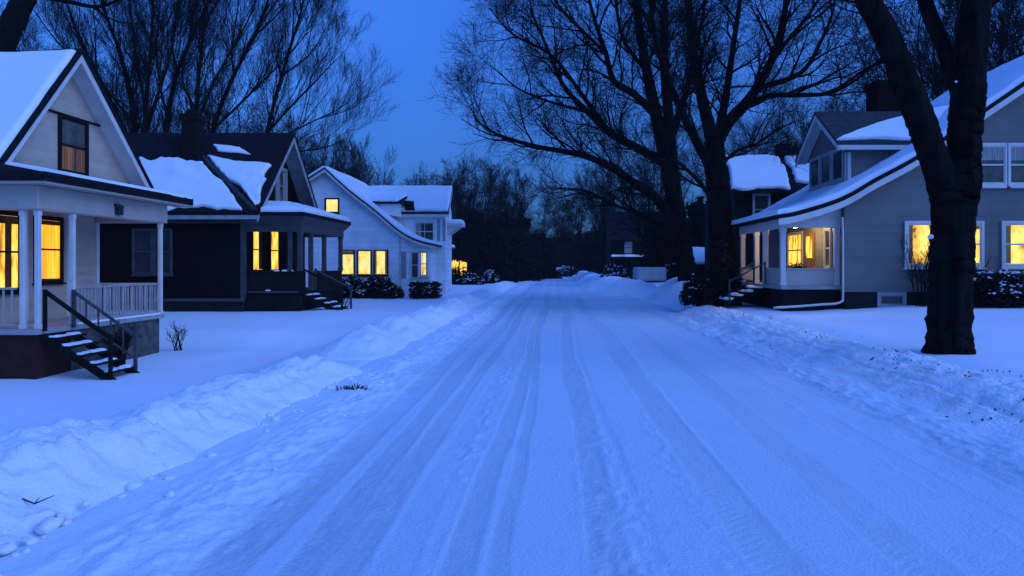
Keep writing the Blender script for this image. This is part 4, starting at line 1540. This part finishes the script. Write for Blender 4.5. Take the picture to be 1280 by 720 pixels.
def make_tree(base, limbs, cfg, seed, label, group=None, name='tree', fine=False, snow=0):
    """limbs: list of (points, radii, sprouts?) in world space"""
    rng = random.Random(seed)
    t = thing(name, base, label, 'tree', group)
    big, small = [], []
    for pts, rad, grow in limbs:
        P, Rr = spline(pts, rad, (16 if fine else 9) if max(rad) > .2 else 5)
        P, Rr = knots(rng, P, Rr, .035)
        if grow:      # root the limb inside what carries it
            d0 = (P[1] - P[0]).normalized()
            big.append(([P[0] - d0 * Rr[0] * .9] + P, [Rr[0] * .25] + Rr))
        else:
            big.append((P, Rr))
        if grow:
            sprout(rng, P, Rr, 0, cfg, small)
    V, Q = tubes_np(big, lambda r: 28 if r > .04 and fine else (12 if r > .08 else 8), .11)
    np_mesh('trunk', V, Q, 'bark', t)
    V, Q = tubes_np(small, lambda r: 6 if r > .05 else (4 if r > .02 else 3))
    np_mesh('crown', V, Q, 'twig', t, smooth=False)
    if snow:
        limb_snow(big[1:], seed, t, snow)
    return t


def px_limb(pts, Y, rads, dy=0.0, grow=True, curve=1.0):
    """limb given by its sight lines; it also runs dy metres away from / towards the viewer"""
    n = len(pts)
    out = []
    for i, (x, y) in enumerate(pts):
        k = (i / max(1, n - 1)) ** curve
        out.append(W(x, y, Y + dy * k))
    rr = [rads[0] + (rads[1] - rads[0]) * i / max(1, n - 1) for i in range(n)] if len(rads) == 2 else list(rads)
    return (out, rr, grow)


BIG = dict(n=(9, 6, 5, 3), reflen=8.0, t0=(.12, .15, .15, .15), ang=(25, 58), up=(.14, .10, .08, .05), len=(3.6, 1.8, 1.0, .55), seg=(6, 5, 3, 2),
           rmin=.0075, r=(.062, .027, .014, .0085), wob=.19)


def foreground_tree():
    Y = 12.4
    limbs = [
        ([W(1185, 452, Y), W(1186, 432, Y), W(1187, 400, Y), W(1189, 330, Y), W(1192, 262, Y), W(1194, 225, Y), W(1197, 190, Y)], [.40, .362, .345, .333, .35, .39, .33], False),
        px_limb([(1186, 262), (1176, 225), (1160, 175), (1133, 105), (1108, 45), (1082, -5), (1050, -80), (1000, -190)], Y, [.24, .23, .225, .21, .20, .18, .13, .06], -1.2),
        px_limb([(1200, 250), (1203, 215), (1207, 150), (1212, 90), (1217, 30), (1222, -60), (1215, -200), (1225, -380)], Y, [.27, .27, .27, .265, .25, .22, .17, .06], .8),
        px_limb([(1203, 130), (1192, 95), (1180, 60), (1164, 22), (1150, -30), (1150, -140), (1120, -260)], Y + .35, [.15, .15, .14, .135, .125, .10, .05], 1.6),
        px_limb([(1217, 40), (1245, -30), (1290, -120), (1330, -240)], Y + .45, [.14, .13, .10, .04], 1.5),
        px_limb([(1118, 62), (1105, 75), (1080, 88), (1050, 108), (1030, 116)], Y, [.045, .036, .028, .02, .012], .5, grow=False),
    ]
    cfg = dict(BIG, n=(8, 6, 5, 3), len=(2.6, 1.3, .75, .42), rmin=.006, r=(.045, .02, .011, .007), t0=(.55, .15, .12, .1))
    t = make_tree((6.64, Y, .3), limbs, cfg, 77, 'large dark trunk that forks in three, standing in the snow before the grey house', fine=True, snow=.15)
    rng = random.Random(2)

    def blob(c, s, sc):
        m = bmesh.new()
        bmesh.ops.create_icosphere(m, subdivisions=3, radius=1)
        V = np.array([v.co[:] for v in m.verts])
        Q = np.array([[v.index for v in f.verts] for f in m.faces])
        m.free()
        V = V * s * (1 + .5 * fbm(V[:, 0] * 1.6 + sc, V[:, 1] * 1.6 + V[:, 2], sc, 3))[:, None]
        np_mesh('snow_tuft', V * np.array([1, .8, .75]) + np.array(c), Q, 'snow', t)
    blob(W(1184, 203, Y - .32), .05, 3)
    blob(W(1163, 296, Y - .20), .05, 5)
    blob(W(1195, 102, Y - .16), .022, 7)
    return t


foreground_tree()


def street_trees():
    YA = 36.0
    limbs = [
        ([W(862, 378, YA), W(860, 352, YA), W(853, 310, YA), W(845, 262, YA), W(834, 205, YA)], [.66, .50, .46, .44, .36], False),
        px_limb([(834, 205), (822, 150), (810, 95), (800, 40), (792, -20), (780, -90)], YA, (.36, .10), 2),
        px_limb([(846, 255), (838, 170), (832, 100), (830, 40), (832, -20), (838, -110)], YA, (.30, .10), -2),
        px_limb([(820, 145), (793, 118), (768, 102), (757, 66), (745, 30), (728, -30)], YA, (.20, .06), -2),
        px_limb([(832, 205), (796, 185), (762, 166), (735, 140), (705, 108), (684, 60), (662, 10)], YA, (.24, .05), 2.5),
        px_limb([(850, 285), (822, 250), (790, 226), (752, 203), (715, 191), (670, 183), (622, 168), (594, 150)], YA, (.26, .035), -3),
        px_limb([(854, 300), (826, 282), (800, 268), (768, 256), (730, 238), (690, 236)], YA, (.16, .03), 3),
        px_limb([(762, 166), (730, 122), (690, 70), (640, 42), (612, 10)], YA + 1, (.14, .03), 1),
        px_limb([(735, 140), (690, 128), (650, 112), (618, 86)], YA + 1.5, (.09, .025), -2),
        px_limb([(757, 66), (735, 45), (700, 10), (680, -30)], YA - 1.5, (.10, .03), -1.5),
        px_limb([(838, 180), (856, 120), (868, 70), (880, 10), (885, -60)], YA, (.18, .06), 3),
        px_limb([(808, 90), (780, 50), (770, 0), (775, -50)], YA + .5, (.13, .05), 2),
    ]
    make_tree((6.6, YA, .3), limbs, dict(BIG, n=(13, 8, 6, 3), rmin=.0065, r=(.058, .025, .013, .0075), wob=.22), 5, 'broad spreading bare tree with long low limbs reaching left over the street', fine=True, snow=.22)
    YB = 29.0
    limbs = [
        ([W(906, 384, YB), W(905, 370, YB), W(903, 320, YB), W(899, 262, YB), W(895, 205, YB), W(893, 175, YB)], [.64, .52, .47, .44, .41, .36], False),
        px_limb([(893, 185), (882, 140), (872, 95), (864, 45), (861, -10), (858, -90)], YB, (.27, .08), 2),
        px_limb([(895, 180), (911, 152), (930, 132), (950, 104), (968, 66), (980, 20), (988, -50)], YB, (.27, .08), -1.5),
        px_limb([(928, 134), (960, 120), (1000, 119), (1038, 116), (1072, 98), (1108, 66)], YB, (.13, .03), -2),
        px_limb([(946, 110), (985, 99), (1008, 84), (1026, 52), (1040, 18), (1046, -20)], YB - .5, (.12, .04), 1.5),
        px_limb([(896, 225), (872, 180), (852, 140), (832, 90), (818, 40), (812, -20)], YB, (.20, .06), -2.5),
        px_limb([(894, 190), (904, 140), (912, 90), (920, 35), (930, -30)], YB, (.20, .07), 2.5),
        px_limb([(962, 80), (985, 50), (1010, 20), (1035, -20)], YB - 1, (.10, .04), -2),
        px_limb([(900, 270), (880, 235), (850, 205), (815, 190), (770, 185)], YB, (.11, .025), -2),
        px_limb([(896, 215), (918, 190), (945, 180), (975, 160), (1000, 150)], YB, (.08, .02), 2),
    ]
    make_tree((6.7, YB, .3), limbs, dict(BIG, n=(12, 8, 6, 3), len=(3.0, 1.6, .95, .5), rmin=.0055, r=(.055, .023, .012, .0065), wob=.22), 9, 'thick trunked bare tree beside the grey house steps with a limb arching right', fine=True, snow=.2)
    # trunk leaning in at the top left corner, behind the cream house roof
    YC = 27.0
    limbs = [
        ([W(-60, 330, YC), W(-45, 240, YC), W(-25, 150, YC), W(-2, 72, YC), W(14, 32, YC), W(34, -8, YC), W(60, -70, YC)], [.60, .50, .46, .42, .40, .36, .24], False),
        px_limb([(-8, 90), (-40, 20), (-90, -80)], YC, (.26, .08), 1),
        px_limb([(34, -8), (85, 2), (125, 8), (165, -10), (200, -40)], YC, (.10, .025), -1.5),
        px_limb([(55, -60), (90, -120), (110, -220)], YC, (.2, .05), 1),
    ]
    make_tree((-22, YC, -.5), limbs, dict(BIG, n=(7, 5, 4, 3), t0=(.35, .15, .1, .1)), 19, 'thick dark leaning trunk in the top left corner behind the cream roof')


street_trees()

VASE = dict(n=(10, 7, 6, 4), reflen=8.0, t0=(.15, .15, .15, .15), ang=(16, 40), up=(.30, .22, .16, .10), len=(4.2, 2.2, 1.2, .6), seg=(6, 4, 3, 2),
            rmin=.0062, r=(.046, .021, .0115, .0072), wob=.12)


def left_trees():
    def vase(bx, by, Y, arms, seed, label, r0=.30, cfg=VASE):
        limbs = []
        for pts, rr, dy, stem in arms:
            limbs.append(px_limb(pts, Y, rr, dy, grow=not stem))
        b = W(bx, by, Y)
        return make_tree((b.x, b.y, -.1), limbs, cfg, seed, label, 'bare trees behind the left houses')
    vase(170, 375, 42, [
        ([(172, 378), (171, 280), (169, 200), (168, 150), (160, 105), (148, 60), (130, 10), (120, -50)], (0.252, 0.062), 1, False),
        ([(178, 378), (180, 280), (181, 200), (182, 140), (186, 90), (190, 40), (192, -40)], (0.216, 0.056), -1, False),
        ([(169, 200), (150, 150), (125, 100), (100, 50), (82, 0), (70, -50)], (0.120, 0.031), 2, False),
        ([(168, 160), (140, 120), (105, 85), (70, 50), (40, 10)], (0.078, 0.025), -2, False),
        ([(181, 170), (200, 110), (215, 60), (222, 0), (230, -50)], (0.120, 0.037), 2, False),
        ([(182, 140), (172, 80), (165, 30), (160, -40)], (0.084, 0.031), -2, False),
        ([(150, 150), (110, 120), (70, 100), (30, 70), (10, 40)], (0.060, 0.019), 3, False),
    ], 31, 'tall bare tree with two upright stems, between the cream gable and the chimney')
    vase(245, 375, 45, [
        ([(207, 380), (207, 280), (207, 190), (210, 140), (222, 90), (240, 45), (262, 0), (280, -50)], (0.204, 0.056), 1, False),
        ([(246, 380), (245, 280), (244, 190), (246, 130), (250, 80), (255, 30), (258, -40)], (0.204, 0.056), -1, False),
        ([(210, 150), (200, 105), (196, 60), (200, 0)], (0.090, 0.031), 2, False),
        ([(245, 160), (262, 115), (285, 70), (310, 25), (325, -20)], (0.108, 0.031), 2, False),
        ([(222, 90), (215, 50), (225, 0), (230, -40)], (0.072, 0.025), -2, False),
        ([(246, 140), (228, 100), (236, 50), (246, 0)], (0.072, 0.025), -2, False),
    ], 37, 'tall bare tree rising right behind the brick chimney of the dark house')
    vase(300, 375, 48, [
        ([(256, 385), (258, 280), (262, 190), (272, 145), (292, 95), (318, 45), (335, 0), (345, -40)], (0.216, 0.056), 1, False),
        ([(320, 385), (324, 280), (330, 190), (340, 140), (352, 95), (366, 50), (376, 15), (380, -10)], (0.204, 0.043), -1, False),
        ([(268, 160), (300, 130), (330, 100), (360, 70), (385, 40)], (0.096, 0.025), 2, False),
        ([(335, 165), (362, 135), (388, 108), (410, 85), (425, 70)], (0.090, 0.022), 2, False),
        ([(334, 185), (365, 165), (395, 150), (420, 138), (436, 128)], (0.072, 0.019), -2, False),
        ([(292, 95), (290, 60), (296, 20), (300, -20)], (0.072, 0.025), -2, False),
        ([(352, 95), (385, 70), (402, 45), (410, 25)], (0.060, 0.019), 3, False),
        ([(330, 195), (370, 190), (405, 185), (432, 175)], (0.060, 0.019), 1, False),
        ([(318, 45), (345, 20), (365, -5)], (0.060, 0.025), -2, False),
    ], 41, 'wide bare tree whose fine twigs end in a rounded edge right of the dark house')


left_trees()


# generic bare trees standing further back; a few kinds, copied with their trunk and crown
def generic(seed, height, spread, n_arms, label, cfg, loc):
    rng = random.Random(seed)
    limbs = []
    b = Vector(loc)
    fork = height * rng.uniform(.18, .26)
    top = b + Vector((rng.gauss(0, .2), rng.gauss(0, .2), fork))
    r0 = height * .0135
    limbs.append(([b + Vector((0, 0, -.4)), b + Vector((0, 0, .3)), b.lerp(top, .5) + Vector((rng.gauss(0, .1), 0, 0)), top], [r0 * 1.5, r0 * 1.15, r0, r0 * .95], False))
    for i in range(n_arms):
        a = 2 * math.pi * (i + rng.uniform(-.25, .25)) / n_arms
        s = spread * rng.uniform(.55, 1.0) * (.35 if i % 3 == 0 else 1)
        hh = (height - fork) * rng.uniform(.75, 1.0)
        st = b.lerp(top, rng.uniform(.8, 1.0))
        pts = []
        for k in range(6):
            u = k / 5
            pts.append(st + Vector((math.cos(a) * s * u ** .8, math.sin(a) * s * u ** .8, hh * u ** 1.1)) + Vector((rng.gauss(0, .25), rng.gauss(0, .25), 0)) * (u > 0))
        limbs.append((pts, [r0 * .6 * (1 - .85 * k / 5) for k in range(6)], True))
    return make_tree(loc, limbs, cfg, seed, label, 'bare trees further back')


def copies():
    G1 = dict(VASE, n=(8, 6, 5, 3), rmin=.012, r=(.06, .03, .018, .013))
    G2 = dict(BIG, n=(8, 6, 5, 3), rmin=.012, r=(.06, .03, .018, .013), ang=(25, 58), up=(.16, .12, .08, .05))
    protos = [generic(101, 14, 4.6, 8, 'x', G1, Vector((0, 80, 0))), generic(103, 13, 5.4, 8, 'x', G2, Vector((0, 80, 0))), generic(107, 15, 5.0, 9, 'x', G2, Vector((0, 80, 0)))]
    used = [False] * 3
    # px of the trunk, distance, scale, kind, turn, label
    spots = [
        (408, 62, .80, 1, 0.3, 'bare tree peeping over the peak of the white house'),
        (446, 78, .95, 0, 1.1, 'bare dark tree behind the ridge of the white house'),
        (478, 84, .80, 1, 2.0, 'low bare tree behind the snowy ridge of the white house'),
        (512, 105, .85, 2, 0.7, 'small far bare tree in the dip of the skyline right of the white house'),
        (540, 110, .95, 0, 2.6, 'small far bare tree over the street corner of the white house'),
        (572, 74, .86, 1, 4.0, 'bare tree rising above the far lit window left of the street'),
        (606, 88, .88, 2, 5.0, 'bare tree over the dark evergreens left of the street'),
        (640, 100, .92, 0, 1.9, 'bare tree standing left of where the street disappears'),
        (676, 125, .9, 1, 3.1, 'farthest bare tree, straight above the end of the street'),
        (716, 115, .9, 2, 0.2, 'bare tree just right of the end of the street'),
        (752, 92, .9, 0, 5.5, 'bare tree behind the far snow topped porch'),
        (820, 64, .85, 2, 4.4, 'bare tree between the trailer and the spreading tree trunk'),
        (935, 56, .88, 1, 1.4, 'bare tree over the snowy roof of the brown house'),
        (985, 62, .85, 2, 3.6, 'bare tree between the brown house chimney and the grey dormer'),
        (1045, 56, .85, 0, 2.9, 'bare tree rising behind the grey dormer ridge'),
        (1160, 42, 1.15, 2, 1.7, 'bare tree seen through the fork of the large trunk'),
        (1235, 40, 1.1, 0, 4.8, 'bare tree over the upper windows of the grey house'),
        (60, 56, 1.1, 0, 2.2, 'bare tree behind the snowy roof of the cream house'),
        (120, 60, 1.15, 2, 5.2, 'bare tree just left of the cream house peak'),
        (290, 66, 1.15, 2, 5.9, 'bare tree in the rear between the chimney and the dark gable'),
        (370, 64, .9, 0, 3.4, 'bare tree in the rear over the dark gable peak'),
    ]
    for px, Y, s, k, a, lab in spots:
        o = protos[k] if not used[k] else copy_tree(protos[k])
        used[k] = True
        o.location = ((px - VX) / F * Y, Y, gz((px - VX) / F * Y, Y))
        o.rotation_euler = (0, 0, a)
        o.scale = (s, s, s)
        o['label'] = lab


copies()


# ------------------------------------------------------------------ evergreens, shrubs
def leaf_cloud(rng, centers, n, size, flat=.5, droop=0.0):
    """small crossed leaf faces round weighted centres (x,y,z,rx,ry,rz)"""
    V, Q = [], []
    w = [c[3] * c[4] * c[5] for c in centers]
    tot = sum(w)
    for c, ww in zip(centers, w):
        m = int(n * ww / tot) + 6
        for i in range(m):
            d = Vector((rng.gauss(0, 1), rng.gauss(0, 1), rng.gauss(0, 1))).normalized()
            rr = rng.random() ** .4
            p = Vector((c[0] + d.x * c[3] * rr, c[1] + d.y * c[4] * rr, c[2] + d.z * c[5] * rr))
            a = Vector((rng.gauss(0, 1), rng.gauss(0, 1), rng.gauss(0, .6) - droop)).normalized()
            b = rnd_perp(rng, a)
            s = size * rng.uniform(.6, 1.4)
            k = len(V)
            V += [p - a * s, p + b * s * flat, p + a * s, p - b * s * flat]
            Q.append((k, k + 1, k + 2, k + 3))
    return np.array([v[:] for v in V]), np.array(Q)


def evergreen(seed, hh, wid, loc, label, shape='cone', n=5200):
    rng = random.Random(seed)
    t = thing('evergreen_tree', loc, label, 'tree', 'evergreens at the end of the street')
    b = Vector(loc)
    m = MB()
    m.tube([b + Vector((0, 0, -.3)), b + Vector((0, 0, hh * .5)), b + Vector((0, 0, hh * .93))], [.03 * hh, .018 * hh, .01], 8)
    m.build('trunk', 'bark', t)
    cs = []
    lay = 15
    for i in range(lay):
        u = i / (lay - 1)
        z = hh * (.07 + .9 * u)
        if shape == 'cone':
            rad = wid * (1 - u) ** .85 * rng.uniform(.8, 1.15) + .12
        else:
            rad = wid * math.sqrt(max(.03, 1 - (u * 1.02 - .25) ** 2 / .62)) * rng.uniform(.8, 1.1)
        k = max(3, int(rad * 4.2))
        for j in range(k):
            a = 2 * math.pi * (j + rng.random()) / k
            q = rng.uniform(.45, .95)
            cs.append((b.x + math.cos(a) * rad * q, b.y + math.sin(a) * rad * q, b.z + z - .12 * rad * q, rad * .42 + .1, rad * .42 + .1, hh * .035 + .1))
    V, Q = leaf_cloud(rng, cs, n,   .2 if shape == 'cone' else .24, .5, .5)
    np_mesh('crown', V, Q, 'needles', t, smooth=False)
    return t


def evergreens():
    a = evergreen(1, 9.5, 2.8, (0, 70, 0), 'x', 'cone', 15000)
    b = evergreen(2, 8.0, 3.2, (0, 70, 0), 'x', 'round', 15000)
    first = {0: a, 1: b}
    spots = [
        (575, 82, 1.0, 0, 'dark evergreen directly behind the far lit window'),
        (600, 76, .90, 1, 'rounded dark evergreen beside the far small lit window'),
        (626, 84, 1.0, 1, 'broad dark evergreen left of the street, tallest of its clump'),
        (652, 92, 1.02, 0, 'pointed dark evergreen at the left foot of the street end'),
        (672, 100, .85, 1, 'dark evergreen touching the left side of the snow heap'),
        (690, 148, 1.0, 1, 'dark evergreen straight behind the snow heap'),
        (706, 140, 1.0, 1, 'dark evergreen behind the right half of the snow heap'),
        (724, 132, 1.0, 0, 'pointed dark evergreen right of the snow heap'),
        (745, 112, .92, 1, 'dark evergreen left of the far snow topped porch'),
        (770, 100, .85, 0, 'dark evergreen behind the far snow topped porch'),
        (806, 86, .95, 1, 'dark evergreen behind the pale trailer'),
        (838, 66, .80, 1, 'dark evergreen at the foot of the spreading tree'),
        (880, 62, .88, 1, 'dark evergreen between the spreading tree and the shed'),
        (552, 96, 1.0, 1, 'dark evergreen half hidden by the white house corner'),
    ]
    used = set()
    for px, Y, s, k, lab in spots:
        o = first[k] if k not in used else copy_tree(first[k])
        used.add(k)
        o.location = ((px - VX) / F * Y, Y, gz((px - VX) / F * Y, Y) - .1)
        o.rotation_euler = (0, 0, px * 1.7)
        o.scale = (s, s, s)
        o['label'] = lab


evergreens()


def shrub(cx, cy, z, w, d, hh, seed, label, boxy=False, snow=.25, n=2600, size=.05, name='shrub', cat='shrub', group=None):
    """leafy shrub: foliage faces on twigs, flakes of snow caught on top"""
    rng = random.Random(seed)
    t = thing(name, (cx, cy, z), label, cat, group)
    cs, sn = [], []
    k = int(12 + w * 9)
    for i in range(k):
        a = rng.uniform(-1, 1)
        e = rng.uniform(-1, 1)
        top = 1 if boxy else math.sqrt(max(.08, 1 - a * a * .8)) * rng.uniform(.65, 1.05)
        for zz in (.2, .5, .8):
            cs.append((cx + a * w * .46, cy + e * d * .4, z + hh * zz * top, w / k * 2.2 + .12, d * .3, hh * .17))
        sn.append((cx + a * w * .46, cy + e * d * .4, z + hh * top * (.98 if boxy else .93), w / k * 1.6 + .05, d * .2, hh * .05))
        sn.append((cx + a * w * .46, cy - d * .42, z + hh * top * rng.uniform(.4, .9), w / k + .03, d * .08, hh * .04))
    V, Q = leaf_cloud(rng, cs, n, size, .55)
    np_mesh('foliage', V, Q, 'shrub_leaf', t, smooth=False)
    br = []
    for i in range(14):
        a = Vector((cx + rng.uniform(-.3, .3) * w, cy + rng.uniform(-.2, .2) * d, z - .1))
        b = Vector((cx + rng.uniform(-.48, .48) * w, cy + rng.uniform(-.45, .45) * d, z + hh * rng.uniform(.7, 1.08)))
        br.append(([a, a.lerp(b, .5) + Vector((0, 0, .1)), b], [.022, .015, .006]))
    V, Q = tubes_np(br, lambda r: 4)
    np_mesh('stem', V, Q, 'twig', t)
    if snow:
        Vs, Fs, o = [], [], 0
        bm = bmesh.new()
        bmesh.ops.create_icosphere(bm, subdivisions=1, radius=1)
        bv = np.array([v.co[:] for v in bm.verts])
        bf = np.array([[v.index for v in f.verts] for f in bm.faces])
        bm.free()
        for c in sn:
            for i in range(int(1 + snow * 7 * rng.random())):
                s = size * rng.uniform(.3, .95)
                p = np.array([c[0] + rng.gauss(0, .6) * c[3], c[1] + rng.gauss(0, .6) * c[4], c[2] + rng.gauss(0, .6) * c[5]])
                Vs.append(bv * s * np.array([1.25, 1.0, .55]) * np.array([rng.uniform(.7, 1.3) for _ in range(3)]) + p)
                Fs.append(bf + o)
                o += len(bv)
        np_mesh('snow', np.concatenate(Vs), np.concatenate(Fs), 'snow', t)['kind'] = 'stuff'
    return t


def bare_shrub(cx, cy, z, w, hh, seed, label, n=24):
    rng = random.Random(seed)
    t = thing('bare_shrub', (cx, cy, z), label, 'shrub')

    big, small = [], []
    cfg = dict(n=(7, 4), reflen=1.0, t0=(.3, .2), ang=(20, 50), up=(.12, .1), len=(.32, .16), seg=(3, 2), rmin=.004, r=(.009, .005), wob=.2)
    for i in range(n):
        a = rng.uniform(0, 6.28)
        b = Vector((cx + rng.gauss(0, .08), cy + rng.gauss(0, .08), z - .1))
        e = b + Vector((math.cos(a) * w * .5 * rng.uniform(.4, 1), math.sin(a) * w * .4, hh * rng.uniform(.6, 1.05)))
        P, Rr = spline([b, b.lerp(e, .5) + Vector((0, 0, .1 * hh)), e], [.016, .011, .005], 3)
        big.append((P, Rr))
        sprout(rng, P, Rr, 0, cfg, small)
    V, Q = tubes_np(big, lambda r: 4)
    np_mesh('stem', V, Q, 'twig', t)
    V, Q = tubes_np(small, lambda r: 3)
    np_mesh('twigs', V, Q, 'twig', t, smooth=False)
    return t


def plants():
    bare_shrub(-11.3, 19.3, -.8, 1.0, 1.05, 3, 'dark twiggy shrub against the cream porch railing behind the steps', 30)
    bare_shrub(-11.65, 22.95, -.85, .8, .8, 4, 'thin bare shrub at the far corner of the cream porch', 10)
    bare_shrub(11.3, 22.55, .4, 1.1, 2.2, 8, 'bare shrub added to draw dark branch shapes over the lit window left of the large trunk', 16)  # shrub added for the dark branch silhouettes in the window
    bare_shrub(-9.05, 31.9, -.1, .9, .9, 6, 'small bare shrub beside the dark house steps', 18)
    g = 'shrubs along the white house'
    shrub(-11.0, 40.9, -.1, 1.7, 1.1, 1.35, 11, 'loose snow flecked shrub left under the three lit windows', snow=.2, size=.07, n=4200, group=g)
    shrub(-9.5, 40.7, -.1, 2.3, 1.2, 1.45, 12, 'big rounded dark shrub right under the three lit windows', snow=.05, n=6500, size=.07, group=g)
    shrub(-7.05, 40.7, -.1, 1.75, 1.0, 1.0, 13, 'clipped boxy dark shrub below the narrow lit window of the white house', boxy=True, snow=.04, n=5000, size=.06, group=g)
    shrub(14.2, 21.7, .45, 3.6, 1.3, 1.12, 14, 'long snow speckled hedge under the grey house windows', boxy=True, snow=.55, n=12000, size=.05, name='hedge', cat='hedge')
    shrub(12.35, 22.1, .45, 1.3, .9, 1.7, 18, 'dark upright shrub before the lit window beside the large trunk', snow=.1, n=1800, size=.05)
    shrub(6.05, 26.6, .3, 1.0, 1.1, 2.45, 15, 'tall dark shrub left of the grey house porch steps', snow=0, n=9000, size=.07)
    shrub(5.75, 28.1, .3, 1.4, 1.0, 1.2, 25, 'low dark shrub between the thick trunk and the porch steps', snow=.02, n=5000, size=.07)
    shrub(7.85, 23.75, 1.12, .5, .4, .78, 27, 'dark rounded plant on the grey house porch before the lit window', snow=0, n=900, size=.04, name='potted_plant', cat='plant')
    g = 'shrubs before the far left houses'
    shrub(-9.7, 70, -.1, 3.0, 1.2, 2.0, 31, 'thin dark shrub masking the far lit window', snow=.0, n=900, size=.12, group=g)
    shrub(-7.6, 68, -.1, 2.4, 1.2, 1.25, 32, 'dark shrub right of the far lit window', snow=.1, n=1500, size=.12, group=g)
    shrub(-6.2, 72, -.1, 2.2, 1.2, 1.5, 33, 'dark shrub at the left kerb before the rounded evergreen', snow=.3, n=1500, size=.12, group=g)
    shrub(-4.8, 85, .0, 3.0, 1.2, 2.6, 34, 'tall dark shrub with snow on its shoulders left of the street end', snow=.8, n=2200, size=.14, group=g)
    shrub(-3.2, 98, .0, 2.5, 1.2, 1.7, 35, 'dark shrub beside the left foot of the snow heap', snow=.5, n=1500, size=.14, group=g)
    shrub(2.6, 118, .0, 4.0, 1.4, 1.8, 36, 'snow flecked shrub on the right part of the snow heap', snow=.8, n=1500, size=.14, group='shrubs by the snow heap')
    shrub(-1.8, 116, .0, 4.5, 1.4, 1.5, 37, 'snow flecked shrub on the left part of the snow heap', snow=.9, n=1500, size=.14, group='shrubs by the snow heap')
    shrub(5.6, 66, .3, 2.4, 1.2, 1.7, 38, 'dark snow flecked shrub left of the pale trailer', snow=.35, n=1700, size=.12)
    shrub(10.2, 62, .3, 2.2, 1.2, 1.9, 39, 'dark shrub right of the pale trailer', snow=.35, n=1700, size=.12)


plants()

# ------------------------------------------------------------------ sky, light, camera
def sky_and_light():
    w = bpy.data.worlds.new('World')
    SC.world = w
    w.use_nodes = True
    nt = w.node_tree
    bg = nt.nodes['Background']
    sun = Vector((.74, -.42, .53)).normalized()
    el, az = math.asin(sun.z), math.atan2(sun.x, sun.y)
    sk = nt.nodes.new('ShaderNodeTexSky')
    sk.sky_type = 'NISHITA'
    sk.sun_disc = False
    sk.sun_elevation = el
    sk.sun_rotation = az
    sk.dust_density = 0.3
    sk.ozone_density = 3.0
    # dusk overcast: thin uneven cloud and a blue dusk tint over the clear sky
    tc = nt.nodes.new('ShaderNodeTexCoord')
    no = nt.nodes.new('ShaderNodeTexNoise')
    no.inputs['Scale'].default_value = 2.2
    no.inputs['Detail'].default_value = 4
    nt.links.new(tc.outputs['Generated'], no.inputs['Vector'])
    cr = nt.nodes.new('ShaderNodeValToRGB')
    cr.color_ramp.elements[0].position = .3
    cr.color_ramp.elements[1].position = .72
    cr.color_ramp.elements[0].color = (*SKY_LO, 1)
    cr.color_ramp.elements[1].color = (*SKY_HI, 1)
    nt.links.new(no.outputs[0], cr.inputs[0])
    # height: dimmer towards the horizon, open overhead
    sx = nt.nodes.new('ShaderNodeSeparateXYZ')
    nt.links.new(tc.outputs['Generated'], sx.inputs[0])
    mr = nt.nodes.new('ShaderNodeMapRange')
    mr.inputs['From Min'].default_value = 0.0
    mr.inputs['From Max'].default_value = 0.9
    mr.inputs['To Min'].default_value = SKY_RAMP[0]
    mr.inputs['To Max'].default_value = SKY_RAMP[1]
    nt.links.new(sx.outputs['Z'], mr.inputs['Value'])
    m1 = nt.nodes.new('ShaderNodeVectorMath')
    m1.operation = 'MULTIPLY'
    nt.links.new(sk.outputs[0], m1.inputs[0])
    nt.links.new(cr.outputs[0], m1.inputs[1])
    m2 = nt.nodes.new('ShaderNodeVectorMath')
    m2.operation = 'SCALE'
    nt.links.new(m1.outputs[0], m2.inputs[0])
    nt.links.new(mr.outputs[0], m2.inputs['Scale'])
    nt.links.new(m2.outputs[0], bg.inputs['Color'])
    bg.inputs['Strength'].default_value = 0.1
    L = bpy.data.lights.new('sun', 'SUN')
    L.energy = SUN_E
    L.angle = R(55)
    L.color = SUN_C
    o = bpy.data.objects.new('sun', L)
    COL.objects.link(o)
    o.rotation_euler = sun.to_track_quat('Z', 'Y').to_euler()
    o.location = sun * 60


SKY_LO, SKY_HI = (.30, .86, 2.26), (.47, 1.13, 2.70)
SKY_RAMP = (.17, 1.9)
SUN_E, SUN_C = 1.55, (.37, .54, .95)
sky_and_light()

cam = bpy.data.cameras.new('camera')
cam.sensor_width = 36.0
cam.lens = 36.0 * F / 1280.0
cam.shift_x = (640 - VX) / 1280.0
cam.shift_y = (VY - 360) / 1280.0
cam.clip_start = .05
cam.clip_end = 3000
co = bpy.data.objects.new('camera', cam)
COL.objects.link(co)
co.location = (0, 0, H)
co.rotation_euler = (R(90), 0, 0)
SC.camera = co

vs = SC.view_settings
SC.display_settings.display_device = 'sRGB'
vs.view_transform = 'Standard'
vs.look = 'None'
vs.exposure = 0
vs.gamma = 1
vs.use_curve_mapping = False
SC.render.engine = 'CYCLES'
SC.cycles.use_denoising = True
SC.cycles.max_bounces = 6


def haze():
    m = bpy.data.materials.new('haze')
    m.use_nodes = True
    nt = m.node_tree
    nt.nodes.clear()
    out = nt.nodes.new('ShaderNodeOutputMaterial')
    v = nt.nodes.new('ShaderNodeVolumePrincipled')
    v.inputs['Density'].default_value = .00035
    v.inputs['Color'].default_value = (.80, .85, .90, 1)
    nt.links.new(v.outputs[0], out.inputs['Volume'])
    MATS['haze'] = m
    top = 4
    for o in COL.objects:
        if o.type == 'MESH':
            top = max(top, max((o.matrix_world @ Vector(c)).z for c in o.bound_box))
    o = MB().box(-640, 640, -75, 930, -3.2, top + 1).build('haze', 'haze', None, (0, 400, -3.2))
    tag(o, 'thin cold evening haze that softens the far trees', 'haze', None, 'stuff')


bpy.context.view_layer.update()
haze()
